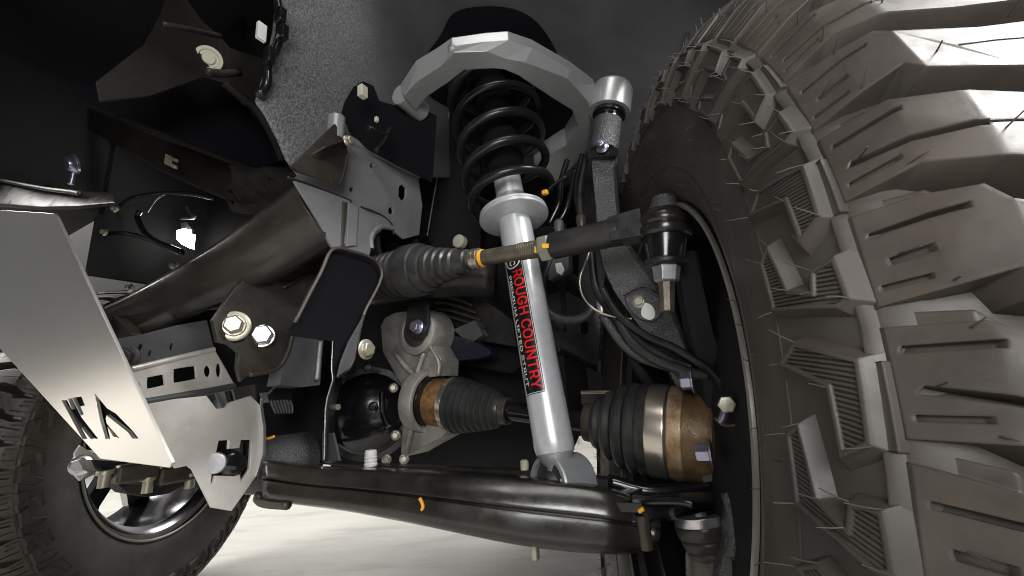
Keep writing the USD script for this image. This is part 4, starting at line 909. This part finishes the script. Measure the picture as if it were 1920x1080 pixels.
gs = Thing('gusset_bracket', 'black pocket shaped gusset with a bright rolled edge beside the bolt flange', 'bracket')
f = lambda p: atl(p, -.445)
gp = [(620, 470), (634, 464), (690, 480), (710, 494), (717, 512), (712, 532), (700, 556), (684, 585), (674, 620), (668, 660), (655, 690), (634, 706), (626, 700), (628, 640), (540, 628), (556, 600), (580, 555), (604, 512)]
gs.add('gusset_plate', plate(gp, f, .003), 'black_void')  # near-black fill stands in for the shade inside the pocket
gs.add('rolled_edge', tube([atl(p, -.437) for p in [(553, 605), (580, 552), (603, 508), (618, 474), (634, 465), (662, 472), (690, 481), (709, 494), (716, 512), (711, 532), (699, 556), (684, 585), (674, 620), (667, 660), (654, 690), (633, 706)]], .0022, 8, 5), 'steel_brown', True)
gs.add('side_lip', plate([(684, 590), (674, 622), (668, 660), (655, 690), (634, 706), (640, 680), (655, 640)], lambda p: atl(p, -.43), .003), 'frame_dark')
gs.add('nut', hexbolt(atl((686, 655), -.43), L, .009, .006), 'zinc_yellow')
gs.done()
sq = Thing('square_stub', 'grey square tube stub with welded edges beneath the gusset', 'tube stub')
f = lambda p: atl(p, -.60)
sq.add('face', plate([(545, 620), (607, 633), (600, 722), (566, 726), (524, 722), (530, 690)], f, .03), 'frame_dark')
sq.add('weld', tube([atl(p, -.597) for p in [(601, 640), (598, 670), (594, 712)]], .0035, 8), 'frame_paint', True)
sq.add('top_weld', tube([atl(p, -.598) for p in [(546, 622), (575, 627), (604, 634)]], .0022, 8), 'frame_paint', True)
sq.done()
hg = Thing('hanger_plate', 'thin upright steel hanger plate edge between stub and differential', 'hanger plate')
ed_ = [(622, 628), (620, 690), (622, 712), (612, 745), (608, 770), (606, 862)]
hg.add('plate', loft([[atb((x, y), -.14), atb((x + 6, y), -.142), atb((x + 20, y + 2), -.06), atb((x + 14, y + 2), -.058)] for x, y in ed_]), 'black_paint', 30)
hg.add('bright_edge', tube([atb((x + 2, y), -.143) for x, y in ed_], .0016, 6, 1), 'zinc', True)
hg.add('edge_foot', plate([(604, 812), (624, 812), (636, 864), (604, 866)], lambda p: atb(p, -.13), .004), 'frame_dark')
hg.add('pin', lathe(atb((622, 764), -.12), L, [(0, 0), (0, .005), (.016, .005), (.016, 0)], 14), 'zinc_yellow')
hg.done()
hx_ = Thing('spring_clip', 'black bristly clip behind the skid bracket edge', 'clip')
hx_.add('clip_body', plate([(500, 735), (545, 725), (548, 748), (505, 755)], lambda p: atl(p, -.68), .02), 'black_paint')
for k in range(7): hx_.add('tine', tube([atl(p, -.67) for p in [(508 + k * 6, 750), (512 + k * 6, 762), (518 + k * 5, 775)]], .0022, 6), 'frame_dark', True)
hx_.done()

# ------------------------------------------------------------------ dim structure at top left
rb = Thing('radiator_support_beam', 'black channel beam crossing the upper left with a pale clip', 'beam')
def chan(cs, dirn_pts, m, name, th):
    rg = []
    for (x, y), w, b in cs:
        p = atb((x, y), b); r = rpx(w, p); dn_ = unit(atb(*dirn_pts[1]) - atb(*dirn_pts[0])); v = unit(EYE - p); s = unit(np.cross(dn_, v)); n = np.cross(s, dn_)
        if s[2] < 0: s = -s
        if np.dot(n, v) < 0: n = -n
        rg.append([p + r * (a * s + c * n) for a, c in ((1.1, -.6), (1.08, .05), (1., .18), (.86, .12), (.75, .0), (-.8, .05), (-1, -.1), (-1, -.6))])
    return loft(np.array(PchipInterpolator(np.arange(len(rg)), np.array(rg), axis=0)(np.linspace(0, len(rg) - 1, 20))))
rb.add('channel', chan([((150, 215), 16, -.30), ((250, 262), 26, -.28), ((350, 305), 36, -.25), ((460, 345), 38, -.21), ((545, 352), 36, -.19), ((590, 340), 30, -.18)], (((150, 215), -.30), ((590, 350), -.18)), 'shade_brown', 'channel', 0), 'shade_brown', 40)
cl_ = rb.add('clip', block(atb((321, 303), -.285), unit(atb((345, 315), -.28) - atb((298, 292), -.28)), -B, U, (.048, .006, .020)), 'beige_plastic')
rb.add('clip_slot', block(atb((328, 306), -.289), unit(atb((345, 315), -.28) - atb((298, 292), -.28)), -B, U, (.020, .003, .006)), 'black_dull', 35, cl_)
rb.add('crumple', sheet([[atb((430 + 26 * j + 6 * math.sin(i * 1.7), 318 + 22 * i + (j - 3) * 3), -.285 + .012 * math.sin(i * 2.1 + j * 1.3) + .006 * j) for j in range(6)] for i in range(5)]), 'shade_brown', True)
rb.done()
gp_ = Thing('grille_panel', 'black curved panel edge crossing the top left corner', 'panel')
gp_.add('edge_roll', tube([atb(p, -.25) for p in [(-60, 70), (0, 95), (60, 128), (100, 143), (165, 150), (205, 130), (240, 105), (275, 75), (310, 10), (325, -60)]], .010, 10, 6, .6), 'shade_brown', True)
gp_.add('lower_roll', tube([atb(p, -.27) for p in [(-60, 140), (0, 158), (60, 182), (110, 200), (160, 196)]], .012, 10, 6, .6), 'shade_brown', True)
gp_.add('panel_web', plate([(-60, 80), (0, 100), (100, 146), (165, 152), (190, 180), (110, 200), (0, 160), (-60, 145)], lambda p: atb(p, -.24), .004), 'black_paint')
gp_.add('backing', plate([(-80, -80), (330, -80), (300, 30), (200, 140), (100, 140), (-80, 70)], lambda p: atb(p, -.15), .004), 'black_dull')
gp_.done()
up_ = Thing('upper_brace', 'dark tapered brace hanging down from the top of the picture', 'brace')
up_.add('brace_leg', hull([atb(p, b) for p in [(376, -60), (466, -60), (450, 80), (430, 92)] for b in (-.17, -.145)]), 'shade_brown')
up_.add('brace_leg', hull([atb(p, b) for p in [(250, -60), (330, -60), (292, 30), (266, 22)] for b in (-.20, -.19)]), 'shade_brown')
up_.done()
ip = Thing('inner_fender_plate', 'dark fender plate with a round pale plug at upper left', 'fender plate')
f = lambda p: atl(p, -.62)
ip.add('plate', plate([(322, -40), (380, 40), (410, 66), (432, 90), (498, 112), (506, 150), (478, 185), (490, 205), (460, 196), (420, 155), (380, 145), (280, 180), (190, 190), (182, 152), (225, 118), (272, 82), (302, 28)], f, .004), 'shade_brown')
ip.add('ridge', tube([f(p) for p in [(384, 135), (415, 138), (445, 136)]], .009, 10, 5, .6), 'dark_brown', True)
ip.add('ridge', tube([f(p) for p in [(305, 46), (360, 56), (412, 68)]], .006, 8, 5, .6), 'dark_brown', True)
pl_ = ip.add('plug', lathe(atl((391, 111), -.62), unit(L * .8 - B * .3 - U * .3), [(0, 0), (0, .0175), (.004, .0175), (.005, .013), (.003, .012), (.003, .009), (.006, .008), (.006, 0)], 32), 'beige_plastic', 40)
ip.add('lower_edge', tube([f(p) for p in [(420, 155), (450, 180), (480, 205), (508, 250), (530, 300)]], .006, 8, 6), 'shade_brown', True)
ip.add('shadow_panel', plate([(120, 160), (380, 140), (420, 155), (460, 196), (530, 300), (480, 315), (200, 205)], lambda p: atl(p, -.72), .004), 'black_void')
ip.done()
wc = Thing('cable_clips', 'row of small clips and cable along the speckled panel edge', 'clips')
wc.add('cable', tube([atl(p, -.49) for p in [(512, -40), (522, 20), (526, 60), (516, 95), (502, 120), (500, 160), (486, 178)]], .006, 8), 'black_gloss', True)
for q in ((526, 30), (530, 62), (505, 105)): wc.add('clip', block(atl(q, -.48), L, B, U, (.014, .010, .022)), 'black_gloss')
wc.add('green_tab', block(atl((490, 60), -.50), L, B, U, (.006, .012, .026)), 'white_plastic')
wc.done()
vb = Thing('hanging_bolt', 'violet flanged bolt head on a thin stem in the dark upper left', 'bolt')
vb.add('head', lathe(atb((142, 308), -.33), unit(-B - U * .4), [(0, 0), (0, .021), (.005, .022), (.010, .015), (.016, .013), (.016, 0)], 28), 'zinc_violet', 40)
vb.add('stem', lathe(atb((138, 318), -.33), -U, [(0, 0), (0, .005), (.035, .005), (.035, 0)], 12), 'zinc_violet', 40)
vb.done()
lbm = Thing('lower_grille_bar', 'dark bar with a tan edge above the skid plate at left', 'bar')
lbm.add('bar', loft([[atb((x, y0), -.42), atb((x, y0 + 5), -.44), atb((x, y1), -.45), atb((x, y1 + 6), -.40)] for x, y0, y1 in ((-80, 330, 372), (0, 336, 382), (80, 350, 388), (150, 358, 386), (215, 362, 380))]), 'black_paint', 30)
lbm.add('bar_edge', tube([atb(p, -.448) for p in [(-60, 330), (0, 338), (75, 352), (150, 362)]], .003, 8), 'steel_brown', True)
lbm.done()
for k, (pts, r, lab) in enumerate([
    ([(215, 395), (245, 372), (300, 362), (360, 364), (400, 372)], .0045, 'glossy black hose arching along the top of the dark gap at left'),
    ([(262, 395), (258, 410), (275, 440), (310, 462), (340, 475)], .0060, 'thicker black hose curving down beside the glowing patch'),
    ([(276, 398), (292, 375), (312, 362)], .0018, 'thin pale wire loop above the glowing patch'),
    ([(200, 438), (240, 438), (290, 452), (340, 472)], .0055, 'black hose running across the dark gap right of the skid plate')]):
    solo('hose', lab, 'hose', tube([atb(p, -.22) for p in pts], r, 10), 'black_gloss', True)
for (x, y), lab in (((218, 392), 'small zinc clamp at the left hose end in the dark gap'), ((198, 436), 'tiny zinc clamp lowest at left in the dark gap'), ((246, 540), 'small bolt head low in the dark gap beside skid plate'), ((330, 500), 'small bolt head above the crossmember tube middle')):
    solo('hose_clamp', lab, 'clamp', hexbolt(atb((x, y), -.24), -B + L * .3, .006, .008), 'zinc_yellow')
wl_ = Thing('light_spot', 'glowing patch for a bright spot seen through the dark gap at left', 'work light')
wl_.add('glow_patch', plate([(331, 432), (345, 428), (348, 436), (358, 438), (357, 466), (340, 458), (330, 448)], lambda p: atb(p, -.10), .01), 'spot_glow')  # glowing patch stands in for a bright spot of light
wl_.add('spot_plate', plate3([atb(p, -.09) for p in [(338, 418), (350, 416), (360, 430), (360, 442), (342, 432)]], .004), 'zinc')
wl_.add('bracket', tube([atb(p, -.10) for p in [(350, 388), (356, 400), (366, 408), (340, 410)]], .004, 8), 'zinc', True)
wl_.done()
bp_ = Thing('gap_backing', 'black sheets added to keep the gap between skid plate and crossmember dark', 'panel')
bp_.add('panel', plate([(60, 370), (620, 300), (640, 480), (420, 640), (250, 760), (180, 640)], lambda p: atb(p, -.02), .004), 'black_dull')  # dark sheets added so the gap stays as black as shade
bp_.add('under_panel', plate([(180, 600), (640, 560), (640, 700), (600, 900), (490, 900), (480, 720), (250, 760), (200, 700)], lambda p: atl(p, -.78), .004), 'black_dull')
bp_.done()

# ------------------------------------------------------------------ lines, hoses and small pieces round the strut
tp = Thing('tower_panel', 'black panel with a thin bright edge left of the coil spring', 'panel')
f = lambda p: atb(p, .06)
tp.add('panel', plate([(802, 442), (815, 360), (832, 270), (848, 190), (864, 150), (900, 140), (900, 520), (830, 520)], f, .004), 'black_dull')
tp.add('bright_edge', tube([atb(p, .058) for p in [(801, 442), (815, 360), (832, 270), (846, 195), (862, 152), (885, 140)]], .0017, 6), 'frame_paint', True)
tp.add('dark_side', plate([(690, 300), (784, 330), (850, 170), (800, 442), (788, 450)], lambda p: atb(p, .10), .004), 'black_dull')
tp.add('lower_blocker', plate([(740, 430), (900, 440), (1060, 420), (1060, 620), (960, 700), (640, 640), (690, 480)], lambda p: atb(p, .12), .004), 'black_dull')  # this and the next two sheets are added to block light from behind
tp.add('floor_blocker', plate([(620, 640), (1010, 640), (1200, 740), (1180, 800), (1085, 818), (1062, 870), (1072, 905), (620, 900)], lambda p: atb(p, .24), .004), 'black_dull')
tp.add('side_blocker', plate([(1150, 700), (1330, 700), (1330, 980), (1150, 925), (1140, 868), (1118, 838)], lambda p: atb(p, .26), .004), 'black_dull')
tp.done()
def line(name, lab, cat, pts, b, r, m, n=10):
    solo(name, lab, cat, tube([atb(p, bb) for p, bb in zip(pts, np.interp(np.linspace(0, 1, len(pts)), np.linspace(0, 1, np.size(b)), np.atleast_1d(b)))], r, n), m, True)
line('brake_line', 'thin silver line looping from the sleeve down past the knuckle neck', 'brake line', [(1106, 470), (1098, 495), (1088, 520), (1090, 548), (1105, 572), (1130, 588), (1165, 596), (1185, 598)], -.03, .0018, 'clamp_steel', 8)
line('brake_hose', 'fat black hose curving right under the strut sticker top', 'hose', [(1018, 548), (1026, 582), (1048, 598), (1080, 600), (1104, 588), (1112, 572)], .02, .0075, 'boot_rubber')
line('brake_hose', 'black hose rising close behind the white strut tube', 'hose', [(1020, 560), (1018, 530), (1030, 500), (1040, 470), (1042, 450)], .03, .0060, 'boot_rubber')
line('sensor_cable', 'outer black cable following the left edge of the knuckle neck down', 'cable', [(1098, 300), (1088, 350), (1090, 410), (1108, 470), (1118, 540), (1150, 590), (1200, 640), (1250, 670), (1300, 690)], [.02, .02, -.03, -.04], .0060, 'black_paint')
line('sensor_cable', 'upper cable ending at the round brass banjo bolt', 'cable', [(1128, 540), (1160, 590), (1210, 628), (1260, 650), (1310, 680), (1340, 705), (1358, 728), (1362, 750)], [-.035, -.045, -.06, -.07], .0052, 'black_paint')
line('sensor_cable', 'lower cable sagging from the neck to the hub bolt', 'cable', [(1160, 600), (1185, 640), (1225, 672), (1270, 690), (1300, 700), (1330, 702)], [-.03, -.04, -.05], .0070, 'boot_rubber')
line('sensor_cable', 'rough sleeved cable lowest of the bundle above the outer boot', 'cable', [(1130, 590), (1165, 640), (1200, 668), (1240, 682), (1262, 688)], [-.015, -.02, -.03], .0075, 'cast_iron')
line('sensor_cable', 'black cable dropping from the bundle behind the outer boot', 'cable', [(1178, 640), (1188, 672), (1204, 700), (1222, 730)], [.0, .0, .02], .0080, 'black_dull')
line('wiring_loom', 'leftmost black loom strand right of the spring perch', 'loom', [(1064, 300), (1052, 340), (1048, 380), (1030, 420)], .05, .0055, 'black_gloss')
line('wiring_loom', 'middle black loom strand right of the spring perch', 'loom', [(1078, 318), (1070, 360), (1058, 400), (1036, 430)], .04, .0048, 'black_gloss')
line('wiring_loom', 'right black loom strand between perch and knuckle neck', 'loom', [(1092, 290), (1080, 350), (1084, 390), (1088, 420)], .03, .0050, 'black_gloss')
line('wiring_loom', 'thin short strand with an orange end beside the perch', 'loom', [(1060, 330), (1040, 345), (1026, 358)], -.03, .0028, 'black_gloss')
solo('loom_tip', 'small orange plug on the loom beside the spring perch', 'plug', block(atb((1022, 361), -.035), L, B, U, (.009, .008, .007)), 'orange_mark')
tg = Thing('tagged_connector', 'grey connector with a small white tag right of the strut', 'connector')
tg.add('connector', block(atb((1050, 498), .0), unit(L + U * .3), B, U, (.040, .02, .036)), 'frame_dark')
tg.add('white_tag', plate([(1041, 494), (1052, 492), (1058, 506), (1053, 516), (1043, 510)], lambda p: atb(p, -.016), .003), 'white_plastic')
tg.add('lead', tube([atb(p, -.01) for p in [(1038, 476), (1030, 495), (1022, 520)]], .003, 8), 'boot_rubber', True)
tg.done()
for (x, y), m, lab in (((1090, 415), 'steel_brown', 'brownish pipe union under the loom strands'), ((1048, 425), 'frame_dark', 'grey pipe union just above the jam nut'), ((1128, 572), 'zinc', 'small zinc screw beside the silver brake line')):
    solo('pipe_union', lab, 'pipe union', lathe(atb((x, y), .0), U, [(-.015, 0), (-.015, .006), (-.004, .0085), (.008, .0085), (.012, .005), (.012, 0)], 12), m)
bj = Thing('banjo_bolt', 'brass round banjo bolt with violet stem inside the near rim', 'banjo bolt')
bj.add('head', lathe(atb((1362, 758), -.105), unit(-B + L * .1), [(0, 0), (0, .0085), (.005, .0092), (.008, .0088), (.0085, .007), (.0085, 0)], 6), 'zinc_yellow', 40)
bj.add('stem', tube([atb(p, -.10) for p in [(1360, 768), (1356, 782), (1350, 792)]], .0045, 8), 'zinc_violet', True)
bj.add('retaining_wire', tube([atb(p, -.10) for p in [(1340, 782), (1352, 795), (1372, 798), (1394, 790)]], .0018, 6), 'steel_brown', True)
bj.done()
bo = Thing('boot_shield', 'tan bent shield corner peeking above the outer boot', 'shield')
bo.add('shield', sheet([[atb((1090 + 14 * j, 736 + 12 * i - 3 * j * (i % 2)), .05 + .02 * i) for j in range(5)] for i in range(3)]), 'steel_brown', True)
bo.add('shield_lip', tube([atb(p, .05) for p in [(1090, 736), (1120, 735), (1148, 735)]], .003, 8), 'clamp_steel', True)
bo.done()
pk = Thing('black_post', 'slim black post with pale edges standing behind the lower ball joint', 'post')
q0, q1 = atd((1264, 930), 1.05), atd((1290, 1085), .98)
pd = np.array([q0[0], q0[1], 0]); 
ex = unit(np.cross(U, EYE - q0)); ey = np.cross(U, ex); hgt = q0[2] + .10
pk.add('post', loft([[pd + ex * x + ey * y + U * z for x, y in ((-.012, -.012), (.012, -.012), (.012, .012), (-.012, .012))] for z in (.003, hgt)]), 'post_black')
for s in (-1, 1): pk.add('edge_strip', loft([[pd + ex * (s * .0135 + x) + ey * y + U * z for x, y in ((-.0015, -.012), (.0015, -.012), (.0015, .012), (-.0015, .012))] for z in (.003, hgt)]), 'white_plastic')
pk.done()
